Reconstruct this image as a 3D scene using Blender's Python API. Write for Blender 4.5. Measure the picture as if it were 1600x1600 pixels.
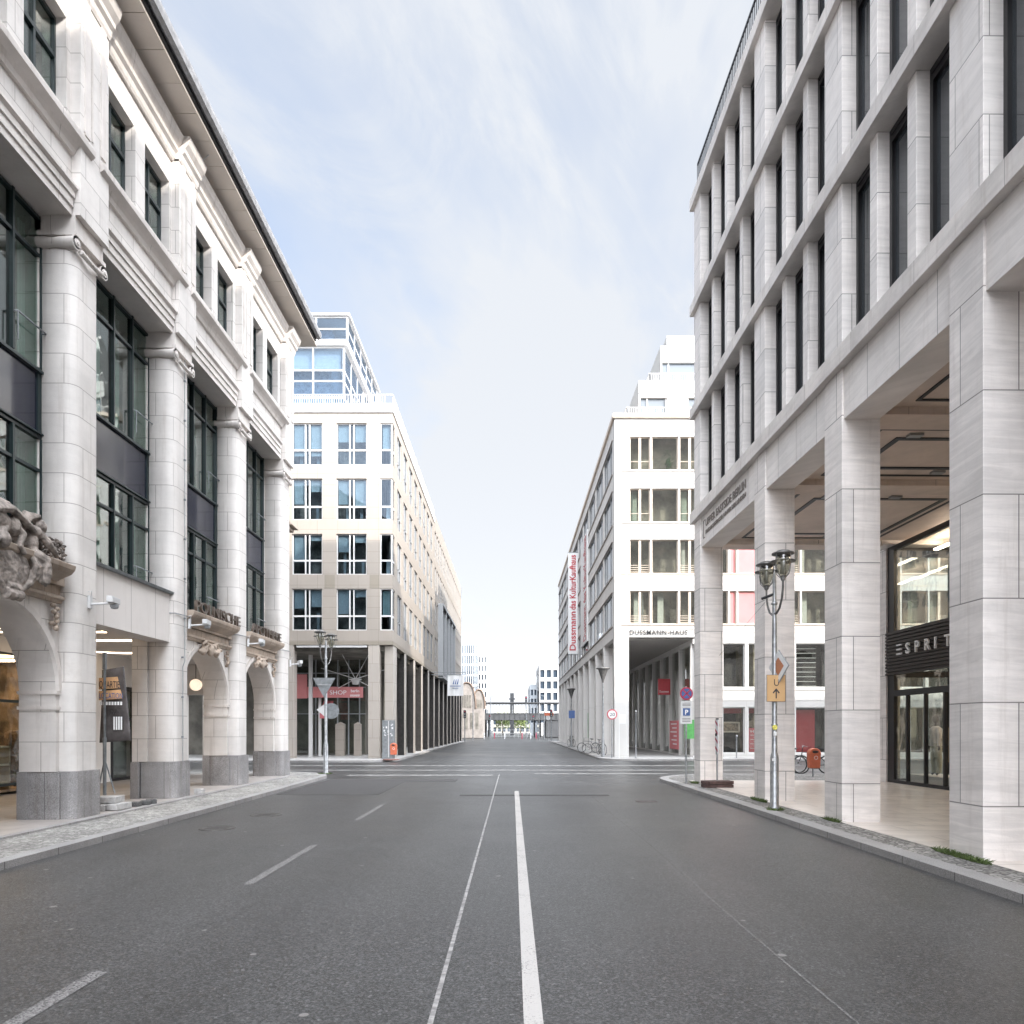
import bpy, math, random
from mathutils import Vector, Matrix
random.seed(7)
R = math.radians
for o in list(bpy.data.objects): bpy.data.objects.remove(o)
sc = bpy.context.scene
col = sc.collection

# ------------------------------------------------------------------ camera, world, sun, exposure
cam = bpy.data.cameras.new("camera"); camo = bpy.data.objects.new("camera", cam); col.objects.link(camo)
camo.location = (0, 0, 1.7); camo.rotation_euler = (R(90), 0, 0)
cam.sensor_width = 36; cam.lens = 1130 / 1600 * 36; cam.shift_y = 338 / 1600
cam.clip_start = 0.1; cam.clip_end = 3000
sc.camera = camo
SUN_EL, SUN_AZ = 28.5, 135          # azimuth clockwise from +Y
sd = Vector((math.cos(R(SUN_EL)) * math.sin(R(SUN_AZ)), math.cos(R(SUN_EL)) * math.cos(R(SUN_AZ)), math.sin(R(SUN_EL))))
sl = bpy.data.lights.new("sun", 'SUN'); sl.energy = 2.0; sl.angle = R(0.6); sl.color = (1, .94, .86)
slo = bpy.data.objects.new("sun", sl); col.objects.link(slo); slo.rotation_euler = sd.to_track_quat('Z', 'Y').to_euler()
slo.location = (30, -30, 60)
w = bpy.data.worlds.new("World"); sc.world = w; w.use_nodes = True
nt = w.node_tree; nt.nodes.clear()
def N(nt, t, **kw):
    n = nt.nodes.new(t)
    for k, v in kw.items():
        if k.startswith('i_'): n.inputs[k[2:].replace('_', ' ')].default_value = v
        else: setattr(n, k, v)
    return n
def L(nt, a, b): nt.links.new(a, b)
def M_(nt, op, a, b=None, c=None, clamp=False):
    n = nt.nodes.new('ShaderNodeMath'); n.operation = op; n.use_clamp = clamp
    for i, v in enumerate((a, b, c)):
        if v is None: continue
        if isinstance(v, (int, float)): n.inputs[i].default_value = v
        else: nt.links.new(v, n.inputs[i])
    return n.outputs[0]
def mixc(nt, f, a, b, mode='MIX'):
    n = nt.nodes.new('ShaderNodeMix'); n.data_type = 'RGBA'; n.blend_type = mode
    for i, v in ((0, f), (6, a), (7, b)):
        if isinstance(v, (int, float)): n.inputs[i].default_value = v
        elif isinstance(v, tuple): n.inputs[i].default_value = (*v, 1) if len(v) == 3 else v
        else: nt.links.new(v, n.inputs[i])
    return n.outputs[2]
def ramp(nt, f, a, b, lo=0., hi=1.):
    n = nt.nodes.new('ShaderNodeMapRange'); n.interpolation_type = 'SMOOTHSTEP'
    nt.links.new(f, n.inputs[0])
    for i, v in zip((1, 2, 3, 4), (a, b, lo, hi)): n.inputs[i].default_value = v
    return n.outputs[0]
sky = N(nt, 'ShaderNodeTexSky', sky_type='NISHITA', sun_disc=False, sun_elevation=R(SUN_EL), sun_rotation=R(SUN_AZ), air_density=1.0, dust_density=1.2, ozone_density=1.0)
tc = N(nt, 'ShaderNodeTexCoord'); sp = N(nt, 'ShaderNodeSeparateXYZ'); L(nt, tc.outputs['Generated'], sp.inputs[0])
zc = M_(nt, 'MAXIMUM', sp.outputs[2], 0.03)
zc2 = M_(nt, 'ADD', zc, 0.12)
px = M_(nt, 'DIVIDE', sp.outputs[0], zc2); py = M_(nt, 'DIVIDE', sp.outputs[1], zc2)
cb = N(nt, 'ShaderNodeCombineXYZ')
L(nt, M_(nt, 'ADD', px, M_(nt, 'MULTIPLY', py, -0.25)), cb.inputs[0]); L(nt, M_(nt, 'MULTIPLY', py, 0.5), cb.inputs[1]); cb.inputs[2].default_value = 3.7
n1 = N(nt, 'ShaderNodeTexNoise', i_Scale=1.1, i_Detail=6., i_Roughness=.55, i_Distortion=.5); L(nt, cb.outputs[0], n1.inputs['Vector'])
n2 = N(nt, 'ShaderNodeTexNoise', i_Scale=3.6, i_Detail=8., i_Roughness=.62, i_Distortion=1.2); L(nt, cb.outputs[0], n2.inputs['Vector'])
cl = M_(nt, 'ADD', M_(nt, 'MULTIPLY', ramp(nt, n1.outputs[0], .36, .68), .62), M_(nt, 'MULTIPLY', ramp(nt, n2.outputs[0], .42, .75), .30))
# high veil; extra sky brightness added round the sun, unseen, to fill the shaded facades
vd = N(nt, 'ShaderNodeVectorMath', operation='DOT_PRODUCT'); L(nt, tc.outputs['Generated'], vd.inputs[0]); vd.inputs[1].default_value = sd
sky_fill = ramp(nt, vd.outputs['Value'], 0.16, 0.80)
hor = M_(nt, 'POWER', M_(nt, 'SUBTRACT', 1.0, zc), 6.0)
veil = M_(nt, 'ADD', M_(nt, 'MULTIPLY', M_(nt, 'POWER', hor, .7), 1.1), M_(nt, 'MULTIPLY', ramp(nt, vd.outputs['Value'], -.5, .35), .6))
cov = M_(nt, 'ADD', M_(nt, 'ADD', cl, veil), .36, clamp=True)
SKY_K = 1.0
ccol = N(nt, 'ShaderNodeVectorMath', operation='SCALE'); ccol.inputs[0].default_value = (2.55, 2.66, 2.84)
L(nt, M_(nt, 'ADD', M_(nt, 'ADD', M_(nt, 'MULTIPLY', sky_fill, 8.4), M_(nt, 'MULTIPLY', hor, .42)), SKY_K), ccol.inputs['Scale'])
skc = N(nt, 'ShaderNodeVectorMath', operation='SCALE'); L(nt, sky.outputs[0], skc.inputs[0]); skc.inputs['Scale'].default_value = 1.0
mx = mixc(nt, cov, skc.outputs[0], ccol.outputs[0])
bg = N(nt, 'ShaderNodeBackground'); bg.inputs['Strength'].default_value = 0.1
L(nt, mx, bg.inputs[0]); wo = N(nt, 'ShaderNodeOutputWorld'); L(nt, bg.outputs[0], wo.inputs[0])
sc.view_settings.view_transform = 'Standard'; sc.view_settings.look = 'None'; sc.view_settings.gamma = 1
sc.view_settings.exposure = 1.72
sc.cycles.max_bounces = 7; sc.cycles.diffuse_bounces = 4; sc.cycles.glossy_bounces = 4; sc.cycles.transparent_max_bounces = 12
sc.cycles.use_denoising = True; sc.cycles.caustics_reflective = False; sc.cycles.caustics_refractive = False
sc.cycles.sample_clamp_indirect = 4

# ------------------------------------------------------------------ helpers
def tag(o, label=None, cat=None, group=None, kind=None):
    if label: o['label'] = label
    if cat: o['category'] = cat
    if group: o['group'] = group
    if kind: o['kind'] = kind
    return o
def empty(name, loc, label, cat, group=None, rz=0, kind=None):
    o = bpy.data.objects.new(name, None); col.objects.link(o); o.location = loc; o.rotation_euler = (0, 0, rz); o.empty_display_size = .3
    return tag(o, label, cat, group, kind)
class MB:
    """collects shapes; build() links them as one mesh object"""
    def __init__(s): s.v = []; s.f = []; s.sm = []; s.mi = []; s.cur = 0
    def add(s, vs, fs, smooth=False):
        n = len(s.v); s.v += [tuple(v) for v in vs]
        for f in fs: s.f.append([n + i for i in f]); s.sm.append(smooth); s.mi.append(s.cur)
        return s
    def box(s, x0, x1, y0, y1, z0, z1):
        if x0 > x1: x0, x1 = x1, x0
        if y0 > y1: y0, y1 = y1, y0
        if z0 > z1: z0, z1 = z1, z0
        vs = [(x0,y0,z0),(x1,y0,z0),(x1,y1,z0),(x0,y1,z0),(x0,y0,z1),(x1,y0,z1),(x1,y1,z1),(x0,y1,z1)]
        return s.add(vs, [(0,3,2,1),(4,5,6,7),(0,1,5,4),(1,2,6,5),(2,3,7,6),(3,0,4,7)])
    def prism(s, poly, z0, z1, smooth=False):
        n = len(poly)
        vs = [(x, y, z0) for x, y in poly] + [(x, y, z1) for x, y in poly]
        s.add(vs, [tuple(range(n))[::-1], tuple(range(n, 2*n))])
        s.add(vs, [(i, (i+1) % n, n + (i+1) % n, n + i) for i in range(n)], smooth)
        return s
    def prof_y(s, prof, y0, y1):      # profile of (x,z) swept along y
        n = len(prof)
        vs = [(x, y0, z) for x, z in prof] + [(x, y1, z) for x, z in prof]
        return s.add(vs, [tuple(range(n)), tuple(range(n, 2*n))[::-1]] + [(i, n + i, n + (i+1) % n, (i+1) % n) for i in range(n)])
    def prof_x(s, prof, x0, x1):      # profile of (y,z) swept along x
        n = len(prof)
        vs = [(x0, y, z) for y, z in prof] + [(x1, y, z) for y, z in prof]
        return s.add(vs, [tuple(range(n)), tuple(range(n, 2*n))[::-1]] + [(i, n + i, n + (i+1) % n, (i+1) % n) for i in range(n)])
    def tube(s, pts, r, n=10, caps=True, smooth=True):
        pts = [Vector(p) for p in pts]; rs = r if isinstance(r, (list, tuple)) else [r] * len(pts)
        rings = []; up = None
        for i, p in enumerate(pts):
            d = (pts[min(i+1, len(pts)-1)] - pts[max(i-1, 0)]).normalized()
            if up is None: up = d.orthogonal().normalized()
            up = (up - d * up.dot(d))
            up = up.normalized() if up.length > 1e-5 else d.orthogonal().normalized()
            b = d.cross(up)
            rings.append([p + (up * math.cos(a) + b * math.sin(a)) * rs[i] for a in [2*math.pi*k/n for k in range(n)]])
        vs = [v for rg in rings for v in rg]
        fs = [(i*n + k, i*n + (k+1) % n, (i+1)*n + (k+1) % n, (i+1)*n + k) for i in range(len(pts)-1) for k in range(n)]
        s.add(vs, fs, smooth)
        if caps: s.add(rings[0], [tuple(range(n))[::-1]]); s.add(rings[-1], [tuple(range(n))])
        return s
    def lathe(s, prof, c, n=20, smooth=True):
        cx, cy, cz = c
        vs = [(cx + r*math.cos(2*math.pi*k/n), cy + r*math.sin(2*math.pi*k/n), cz + z) for r, z in prof for k in range(n)]
        return s.add(vs, [(i*n + k, i*n + (k+1) % n, (i+1)*n + (k+1) % n, (i+1)*n + k) for i in range(len(prof)-1) for k in range(n)], smooth)
    def ell(s, c, r, n=12, m=8, rot=None):
        vs = []
        for i in range(m+1):
            t = math.pi * i / m
            for k in range(n):
                a = 2*math.pi*k/n
                p = Vector((r[0]*math.sin(t)*math.cos(a), r[1]*math.sin(t)*math.sin(a), -r[2]*math.cos(t)))
                if rot: p = rot @ p
                vs.append(Vector(c) + p)
        return s.add(vs, [(i*n + k, i*n + (k+1) % n, (i+1)*n + (k+1) % n, (i+1)*n + k) for i in range(m) for k in range(n)], True)
    def torus(s, c, r, t, axis='x', n=24, m=6):
        vs = []
        for i in range(n):
            a = 2*math.pi*i/n
            for k in range(m):
                b = 2*math.pi*k/m; q = r + t*math.cos(b); h = t*math.sin(b)
                p = {'x': (h, q*math.cos(a), q*math.sin(a)), 'y': (q*math.cos(a), h, q*math.sin(a)), 'z': (q*math.cos(a), q*math.sin(a), h)}[axis]
                vs.append((c[0]+p[0], c[1]+p[1], c[2]+p[2]))
        return s.add(vs, [(i*m + k, ((i+1) % n)*m + k, ((i+1) % n)*m + (k+1) % m, i*m + (k+1) % m) for i in range(n) for k in range(m)], True)
    def quad(s, a, b, c, d): return s.add([a, b, c, d], [(0, 1, 2, 3)])
    def mat(s, i): s.cur = i; return s
    def build(s, name, mats, parent=None, local=False, bevel=0, label=None, loc=None):
        me = bpy.data.meshes.new(name); me.from_pydata(s.v, [], s.f)
        me.polygons.foreach_set('use_smooth', s.sm); me.polygons.foreach_set('material_index', s.mi)
        for m in (mats if isinstance(mats, (list, tuple)) else [mats]): me.materials.append(m)
        me.update()
        import bmesh
        bm = bmesh.new(); bm.from_mesh(me); bmesh.ops.recalc_face_normals(bm, faces=bm.faces); bm.to_mesh(me); bm.free()
        o = bpy.data.objects.new(name, me); col.objects.link(o)
        if parent is not None:
            o.parent = parent
            if not local:
                q = parent; off = Vector((0, 0, 0))
                while q is not None: off += q.location; q = q.parent
                o.location = -off
        if loc is not None: o.location = loc
        if bevel:
            b = o.modifiers.new('bevel', 'BEVEL'); b.width = bevel; b.segments = 2; b.limit_method = 'ANGLE'; b.angle_limit = R(50)
        if label: o['label'] = label
        return o
def text(body, size, mat, parent, loc, rot, extrude=.012, bold=0., width=None, name='lettering', align='LEFT', space=1.0, local=False):
    cu = bpy.data.curves.new('t', 'FONT'); cu.body = body; cu.size = size; cu.extrude = extrude; cu.offset = bold; cu.align_x = align
    cu.space_character = space; cu.resolution_u = 4
    t = bpy.data.objects.new('t', cu); col.objects.link(t)
    bpy.context.view_layer.update()
    me = bpy.data.meshes.new_from_object(t.evaluated_get(bpy.context.evaluated_depsgraph_get()))
    bpy.data.objects.remove(t); bpy.data.curves.remove(cu)
    me.materials.clear(); me.materials.append(mat)
    xs = [v.co.x for v in me.vertices]
    if width and xs:
        k = width / (max(xs) - min(xs))
        for v in me.vertices: v.co.x *= k
    o = bpy.data.objects.new(name, me); col.objects.link(o); o.rotation_euler = rot
    if parent is not None:
        o.parent = parent
        off = Vector((0, 0, 0))
        if not local:
            q = parent
            while q is not None: off += q.location; q = q.parent
        o.location = Vector(loc) - off
    else: o.location = loc
    return o
def copy_tree(o, parent=None):
    c = o.copy(); col.objects.link(c); c.parent = parent
    for ch in o.children: copy_tree(ch, c)
    return c
FACE_CAM = (R(90), 0, 0); FACE_E = (R(90), 0, R(90)); FACE_W = (R(90), 0, R(-90))

# ------------------------------------------------------------------ materials
def newmat(name):
    m = bpy.data.materials.new(name); m.use_nodes = True; nt = m.node_tree; nt.nodes.clear()
    out = N(nt, 'ShaderNodeOutputMaterial'); b = N(nt, 'ShaderNodeBsdfPrincipled'); L(nt, b.outputs[0], out.inputs[0])
    return m, nt, b, out
def plain(name, c, rough=.6, metal=0., var=.08, scale=6., bump=0., ior=1.5, emit=None):
    m, nt, b, out = newmat(name)
    t = N(nt, 'ShaderNodeTexCoord'); n = N(nt, 'ShaderNodeTexNoise', i_Scale=scale, i_Detail=5., i_Roughness=.6); L(nt, t.outputs['Object'], n.inputs['Vector'])
    f = ramp(nt, n.outputs[0], .3, .7, 1 - var, 1 + var)
    mc = mixc(nt, 1.0, c, (1, 1, 1), 'MULTIPLY')
    sv = N(nt, 'ShaderNodeVectorMath', operation='SCALE'); L(nt, mc, sv.inputs[0]); L(nt, f, sv.inputs['Scale'])
    L(nt, sv.outputs[0], b.inputs['Base Color'])
    b.inputs['Roughness'].default_value = rough; b.inputs['Metallic'].default_value = metal; b.inputs['IOR'].default_value = ior
    if bump:
        bp = N(nt, 'ShaderNodeBump', i_Strength=bump, i_Distance=.01); n3 = N(nt, 'ShaderNodeTexNoise', i_Scale=scale*12, i_Detail=4.); L(nt, t.outputs['Object'], n3.inputs['Vector'])
        L(nt, n3.outputs[0], bp.inputs['Height']); L(nt, bp.outputs[0], b.inputs['Normal'])
    if emit:
        b.inputs['Emission Color'].default_value = (*emit[:3], 1); b.inputs['Emission Strength'].default_value = emit[3]
    return m
def stone(name, c, row=1.0, z0=0., bw=1.2, vein=0., joint=.006, jdark=.45, var=.05, mod=0., rough=.55, stain=.1, spot=0., off=.5, uscale=1., speck=0.):
    m, nt, b, out = newmat(name)
    t = N(nt, 'ShaderNodeTexCoord'); s = N(nt, 'ShaderNodeSeparateXYZ'); L(nt, t.outputs['Object'], s.inputs[0])
    g = N(nt, 'ShaderNodeNewGeometry'); gs = N(nt, 'ShaderNodeSeparateXYZ'); L(nt, g.outputs['Normal'], gs.inputs[0])
    u = M_(nt, 'MULTIPLY', M_(nt, 'ADD', s.outputs[0], s.outputs[1]), uscale)
    v = M_(nt, 'SUBTRACT', s.outputs[2], z0)
    if mod: v = M_(nt, 'FLOORED_MODULO', v, mod)
    cb = N(nt, 'ShaderNodeCombineXYZ'); L(nt, u, cb.inputs[0]); L(nt, v, cb.inputs[1])
    br = N(nt, 'ShaderNodeTexBrick', offset=off); L(nt, cb.outputs[0], br.inputs['Vector'])
    for k, q in (('Scale', 1.), ('Mortar Size', joint), ('Mortar Smooth', .1), ('Bias', 0.), ('Brick Width', bw), ('Row Height', row)): br.inputs[k].default_value = q
    br.inputs['Color1'].default_value = (1 - var, 1 - var, 1 - var, 1); br.inputs['Color2'].default_value = (1 + var*.6, 1 + var*.5, 1 + var*.4, 1)
    br.inputs['Mortar'].default_value = (jdark, jdark*.97, jdark*.94, 1)
    flat = M_(nt, 'LESS_THAN', M_(nt, 'ABSOLUTE', gs.outputs[2]), .7)
    cc = mixc(nt, flat, (1, 1, 1), br.outputs[0])
    cc = mixc(nt, 1., cc, c, 'MULTIPLY')
    if vein:
        vb = N(nt, 'ShaderNodeCombineXYZ'); L(nt, M_(nt, 'MULTIPLY', u, .5), vb.inputs[0]); L(nt, M_(nt, 'MULTIPLY', M_(nt, 'ADD', s.outputs[2], M_(nt, 'MULTIPLY', u, .05)), 5.5), vb.inputs[1])
        L(nt, M_(nt, 'MULTIPLY', M_(nt, 'FLOOR', M_(nt, 'DIVIDE', v, row)), 3.3), vb.inputs[2])
        vn = N(nt, 'ShaderNodeTexNoise', i_Scale=1.6, i_Detail=7., i_Roughness=.65, i_Distortion=.9); L(nt, vb.outputs[0], vn.inputs['Vector'])
        f = ramp(nt, vn.outputs[0], .3, .72, 1 + vein*.5, 1 - vein)
        q = N(nt, 'ShaderNodeVectorMath', operation='SCALE'); L(nt, cc, q.inputs[0]); L(nt, f, q.inputs['Scale']); cc = q.outputs[0]
        vn2 = N(nt, 'ShaderNodeTexNoise', i_Scale=7., i_Detail=4., i_Roughness=.7); L(nt, vb.outputs[0], vn2.inputs['Vector'])
        f = ramp(nt, vn2.outputs[0], .62, .74, 0, vein*1.1)
        cc = mixc(nt, f, cc, (c[0]*.45, c[1]*.42, c[2]*.4))
    n = N(nt, 'ShaderNodeTexNoise', i_Scale=.9, i_Detail=6., i_Roughness=.65); L(nt, t.outputs['Object'], n.inputs['Vector'])
    f = ramp(nt, n.outputs[0], .3, .72, 1 + stain*.3, 1 - stain)
    q = N(nt, 'ShaderNodeVectorMath', operation='SCALE'); L(nt, cc, q.inputs[0]); L(nt, f, q.inputs['Scale']); cc = q.outputs[0]
    n5 = N(nt, 'ShaderNodeTexNoise', i_Scale=2.3, i_Detail=8., i_Roughness=.75); L(nt, t.outputs['Object'], n5.inputs['Vector'])
    cc = mixc(nt, ramp(nt, n5.outputs[0], .56, .74, 0, stain*1.6), cc, (c[0]*.62, c[1]*.56, c[2]*.5))
    sv_ = N(nt, 'ShaderNodeCombineXYZ'); L(nt, M_(nt, 'MULTIPLY', u, 5.), sv_.inputs[0]); L(nt, M_(nt, 'MULTIPLY', s.outputs[2], .35), sv_.inputs[1])
    sn = N(nt, 'ShaderNodeTexNoise', i_Scale=1., i_Detail=7., i_Roughness=.7); L(nt, sv_.outputs[0], sn.inputs['Vector'])
    cc = mixc(nt, M_(nt, 'MULTIPLY', ramp(nt, sn.outputs[0], .50, .72, 0, stain*2.4), flat), cc, (c[0]*.55, c[1]*.5, c[2]*.46))
    if speck:
        n6 = N(nt, 'ShaderNodeTexNoise', i_Scale=70., i_Detail=3., i_Roughness=.8); L(nt, t.outputs['Object'], n6.inputs['Vector'])
        q = N(nt, 'ShaderNodeVectorMath', operation='SCALE'); L(nt, cc, q.inputs[0]); L(nt, ramp(nt, n6.outputs[0], .35, .65, 1 - speck, 1 + speck), q.inputs['Scale']); cc = q.outputs[0]
    L(nt, cc, b.inputs['Base Color']); b.inputs['Roughness'].default_value = rough
    bp = N(nt, 'ShaderNodeBump', i_Strength=.25, i_Distance=.01)
    n3 = N(nt, 'ShaderNodeTexNoise', i_Scale=40., i_Detail=4.); L(nt, t.outputs['Object'], n3.inputs['Vector'])
    hh = M_(nt, 'ADD', n3.outputs[0], M_(nt, 'MULTIPLY', M_(nt, 'MULTIPLY', br.outputs['Fac'], flat), -2.))
    L(nt, hh, bp.inputs['Height']); L(nt, bp.outputs[0], b.inputs['Normal'])
    return m
def glass_op(name, c=(.02, .025, .03), ior=1.9, wav=.02, rough=.02):
    m, nt, b, out = newmat(name)
    b.inputs['Base Color'].default_value = (*c, 1); b.inputs['Roughness'].default_value = rough; b.inputs['IOR'].default_value = ior
    t = N(nt, 'ShaderNodeTexCoord'); n = N(nt, 'ShaderNodeTexNoise', i_Scale=1.3, i_Detail=2.); L(nt, t.outputs['Object'], n.inputs['Vector'])
    bp = N(nt, 'ShaderNodeBump', i_Strength=wav, i_Distance=.25); L(nt, n.outputs[0], bp.inputs['Height']); L(nt, bp.outputs[0], b.inputs['Normal'])
    return m
def glass_tr(name, tint=(.72, .76, .74), ior=1.7, wav=.015, base=.0, gcol=(1, 1, 1)):
    m = bpy.data.materials.new(name); m.use_nodes = True; nt = m.node_tree; nt.nodes.clear()
    out = N(nt, 'ShaderNodeOutputMaterial'); tr = N(nt, 'ShaderNodeBsdfTransparent'); tr.inputs[0].default_value = (*tint, 1)
    gl = N(nt, 'ShaderNodeBsdfGlossy'); gl.inputs['Roughness'].default_value = .015
    t = N(nt, 'ShaderNodeTexCoord'); n = N(nt, 'ShaderNodeTexNoise', i_Scale=1.1, i_Detail=2.); L(nt, t.outputs['Object'], n.inputs['Vector'])
    bp = N(nt, 'ShaderNodeBump', i_Strength=wav, i_Distance=.25); L(nt, n.outputs[0], bp.inputs['Height']); L(nt, bp.outputs[0], gl.inputs['Normal'])
    lw = N(nt, 'ShaderNodeLayerWeight'); f0 = ((ior - 1)/(ior + 1))**2 + base
    gl.inputs['Color'].default_value = (*gcol, 1)
    mx = N(nt, 'ShaderNodeMixShader'); L(nt, M_(nt, 'MULTIPLY_ADD', M_(nt, 'POWER', lw.outputs['Facing'], 5.), 1 - f0, f0, clamp=True), mx.inputs[0]); L(nt, tr.outputs[0], mx.inputs[1]); L(nt, gl.outputs[0], mx.inputs[2]); L(nt, mx.outputs[0], out.inputs[0])
    return m
def asphalt():
    m, nt, b, out = newmat('asphalt')
    t = N(nt, 'ShaderNodeTexCoord'); s = N(nt, 'ShaderNodeSeparateXYZ'); L(nt, t.outputs['Object'], s.inputs[0])
    n1 = N(nt, 'ShaderNodeTexNoise', i_Scale=62., i_Detail=5., i_Roughness=.85); L(nt, t.outputs['Object'], n1.inputs['Vector'])
    n2 = N(nt, 'ShaderNodeTexNoise', i_Scale=.35, i_Detail=5., i_Roughness=.6); L(nt, t.outputs['Object'], n2.inputs['Vector'])
    cb = N(nt, 'ShaderNodeCombineXYZ'); L(nt, M_(nt, 'MULTIPLY', s.outputs[0], 1.1), cb.inputs[0]); L(nt, M_(nt, 'MULTIPLY', s.outputs[1], .03), cb.inputs[1])
    n3 = N(nt, 'ShaderNodeTexNoise', i_Scale=1.4, i_Detail=4., i_Roughness=.6); L(nt, cb.outputs[0], n3.inputs['Vector'])
    f = M_(nt, 'MULTIPLY', ramp(nt, n1.outputs[0], .36, .66, .35, 1.95), M_(nt, 'MULTIPLY', ramp(nt, n2.outputs[0], .3, .7, .88, 1.12), ramp(nt, n3.outputs[0], .3, .7, .92, 1.09)))
    gv = N(nt, 'ShaderNodeTexVoronoi', i_Scale=58., i_Randomness=1.); L(nt, t.outputs['Object'], gv.inputs['Vector']); gs2 = N(nt, 'ShaderNodeSeparateXYZ'); L(nt, gv.outputs['Color'], gs2.inputs[0])
    f = M_(nt, 'MULTIPLY', f, ramp(nt, gs2.outputs[0], 0., 1., .5, 1.5)); f = M_(nt, 'MULTIPLY_ADD', M_(nt, 'GREATER_THAN', gs2.outputs[1], .95), 1.1, f)
    q = N(nt, 'ShaderNodeVectorMath', operation='SCALE'); q.inputs[0].default_value = (.0475, .0477, .048); L(nt, f, q.inputs['Scale'])
    # chewing gum and light aggregate spots
    vo = N(nt, 'ShaderNodeTexVoronoi', i_Scale=2.6, i_Randomness=1.); L(nt, t.outputs['Object'], vo.inputs['Vector'])
    vs = N(nt, 'ShaderNodeSeparateXYZ'); L(nt, vo.outputs['Color'], vs.inputs[0])
    sp_ = M_(nt, 'MULTIPLY', M_(nt, 'LESS_THAN', vo.outputs['Distance'], M_(nt, 'MULTIPLY', vs.outputs[1], .095)), M_(nt, 'GREATER_THAN', vs.outputs[0], .5))
    cc = mixc(nt, M_(nt, 'MULTIPLY', sp_, .85), q.outputs[0], (.24, .23, .22))
    # hairline cracks and polished wheel tracks
    cn = N(nt, 'ShaderNodeTexNoise', i_Scale=1.1, i_Detail=6., i_Roughness=.7); L(nt, t.outputs['Object'], cn.inputs['Vector'])
    cv = N(nt, 'ShaderNodeVectorMath', operation='MULTIPLY_ADD'); L(nt, cn.outputs['Color'], cv.inputs[0]); cv.inputs[1].default_value = (.9, .9, 0); L(nt, t.outputs['Object'], cv.inputs[2])
    ce = N(nt, 'ShaderNodeTexVoronoi', feature='DISTANCE_TO_EDGE', i_Scale=.23); L(nt, cv.outputs[0], ce.inputs['Vector'])
    ck = M_(nt, 'MULTIPLY', M_(nt, 'LESS_THAN', ce.outputs['Distance'], .0016), ramp(nt, n2.outputs[0], .46, .6, 0, .8))
    cc = mixc(nt, ck, cc, (.02, .02, .02))
    tk = M_(nt, 'SINE', M_(nt, 'MULTIPLY', s.outputs[0], 3.5)); tv = N(nt, 'ShaderNodeVectorMath', operation='SCALE'); L(nt, cc, tv.inputs[0]); L(nt, M_(nt, 'MULTIPLY_ADD', tk, .07, 1.0), tv.inputs['Scale']); cc = tv.outputs[0]
    L(nt, cc, b.inputs['Base Color'])
    b.inputs['Roughness'].default_value = .62
    L(nt, ramp(nt, n2.outputs[0], .3, .7, .37, .43), b.inputs['Roughness']); b.inputs['IOR'].default_value = 1.6
    bp = N(nt, 'ShaderNodeBump', i_Strength=.6, i_Distance=.008); L(nt, n1.outputs[0], bp.inputs['Height']); L(nt, bp.outputs[0], b.inputs['Normal'])
    return m
def cobble(name, c, scale=11., dark=.35):
    m, nt, b, out = newmat(name)
    t = N(nt, 'ShaderNodeTexCoord')
    vo = N(nt, 'ShaderNodeTexVoronoi', feature='DISTANCE_TO_EDGE', i_Scale=scale, i_Randomness=.75); L(nt, t.outputs['Object'], vo.inputs['Vector'])
    v2 = N(nt, 'ShaderNodeTexVoronoi', i_Scale=scale, i_Randomness=.75); L(nt, t.outputs['Object'], v2.inputs['Vector'])
    s2 = N(nt, 'ShaderNodeSeparateXYZ'); L(nt, v2.outputs['Color'], s2.inputs[0])
    e = ramp(nt, vo.outputs['Distance'], .02, .14, dark, 1.)
    n2 = N(nt, 'ShaderNodeTexNoise', i_Scale=1.2, i_Detail=5.); L(nt, t.outputs['Object'], n2.inputs['Vector'])
    f = M_(nt, 'MULTIPLY', M_(nt, 'MULTIPLY', e, ramp(nt, s2.outputs[0], 0., 1., .7, 1.25)), ramp(nt, n2.outputs[0], .3, .7, .8, 1.15))
    q = N(nt, 'ShaderNodeVectorMath', operation='SCALE'); q.inputs[0].default_value = c; L(nt, f, q.inputs['Scale'])
    L(nt, q.outputs[0], b.inputs['Base Color']); b.inputs['Roughness'].default_value = .7
    bp = N(nt, 'ShaderNodeBump', i_Strength=.8, i_Distance=.02); L(nt, e, bp.inputs['Height']); L(nt, bp.outputs[0], b.inputs['Normal'])
    return m
def slabs(name, c, w_, h_, joint=.005, rough=.3, var=.06):
    m, nt, b, out = newmat(name)
    t = N(nt, 'ShaderNodeTexCoord')
    br = N(nt, 'ShaderNodeTexBrick', offset=.5); L(nt, t.outputs['Object'], br.inputs['Vector'])
    for k, q in (('Scale', 1.), ('Mortar Size', joint), ('Mortar Smooth', .1), ('Brick Width', w_), ('Row Height', h_)): br.inputs[k].default_value = q
    br.inputs['Color1'].default_value = (c[0]*(1-var), c[1]*(1-var), c[2]*(1-var), 1); br.inputs['Color2'].default_value = (*c, 1); br.inputs['Mortar'].default_value = (c[0]*.5, c[1]*.48, c[2]*.45, 1)
    n2 = N(nt, 'ShaderNodeTexNoise', i_Scale=2.2, i_Detail=6.); L(nt, t.outputs['Object'], n2.inputs['Vector'])
    q = N(nt, 'ShaderNodeVectorMath', operation='SCALE'); L(nt, br.outputs[0], q.inputs[0]); L(nt, ramp(nt, n2.outputs[0], .3, .7, .88, 1.06), q.inputs['Scale'])
    L(nt, q.outputs[0], b.inputs['Base Color']); b.inputs['Roughness'].default_value = rough
    return m
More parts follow.
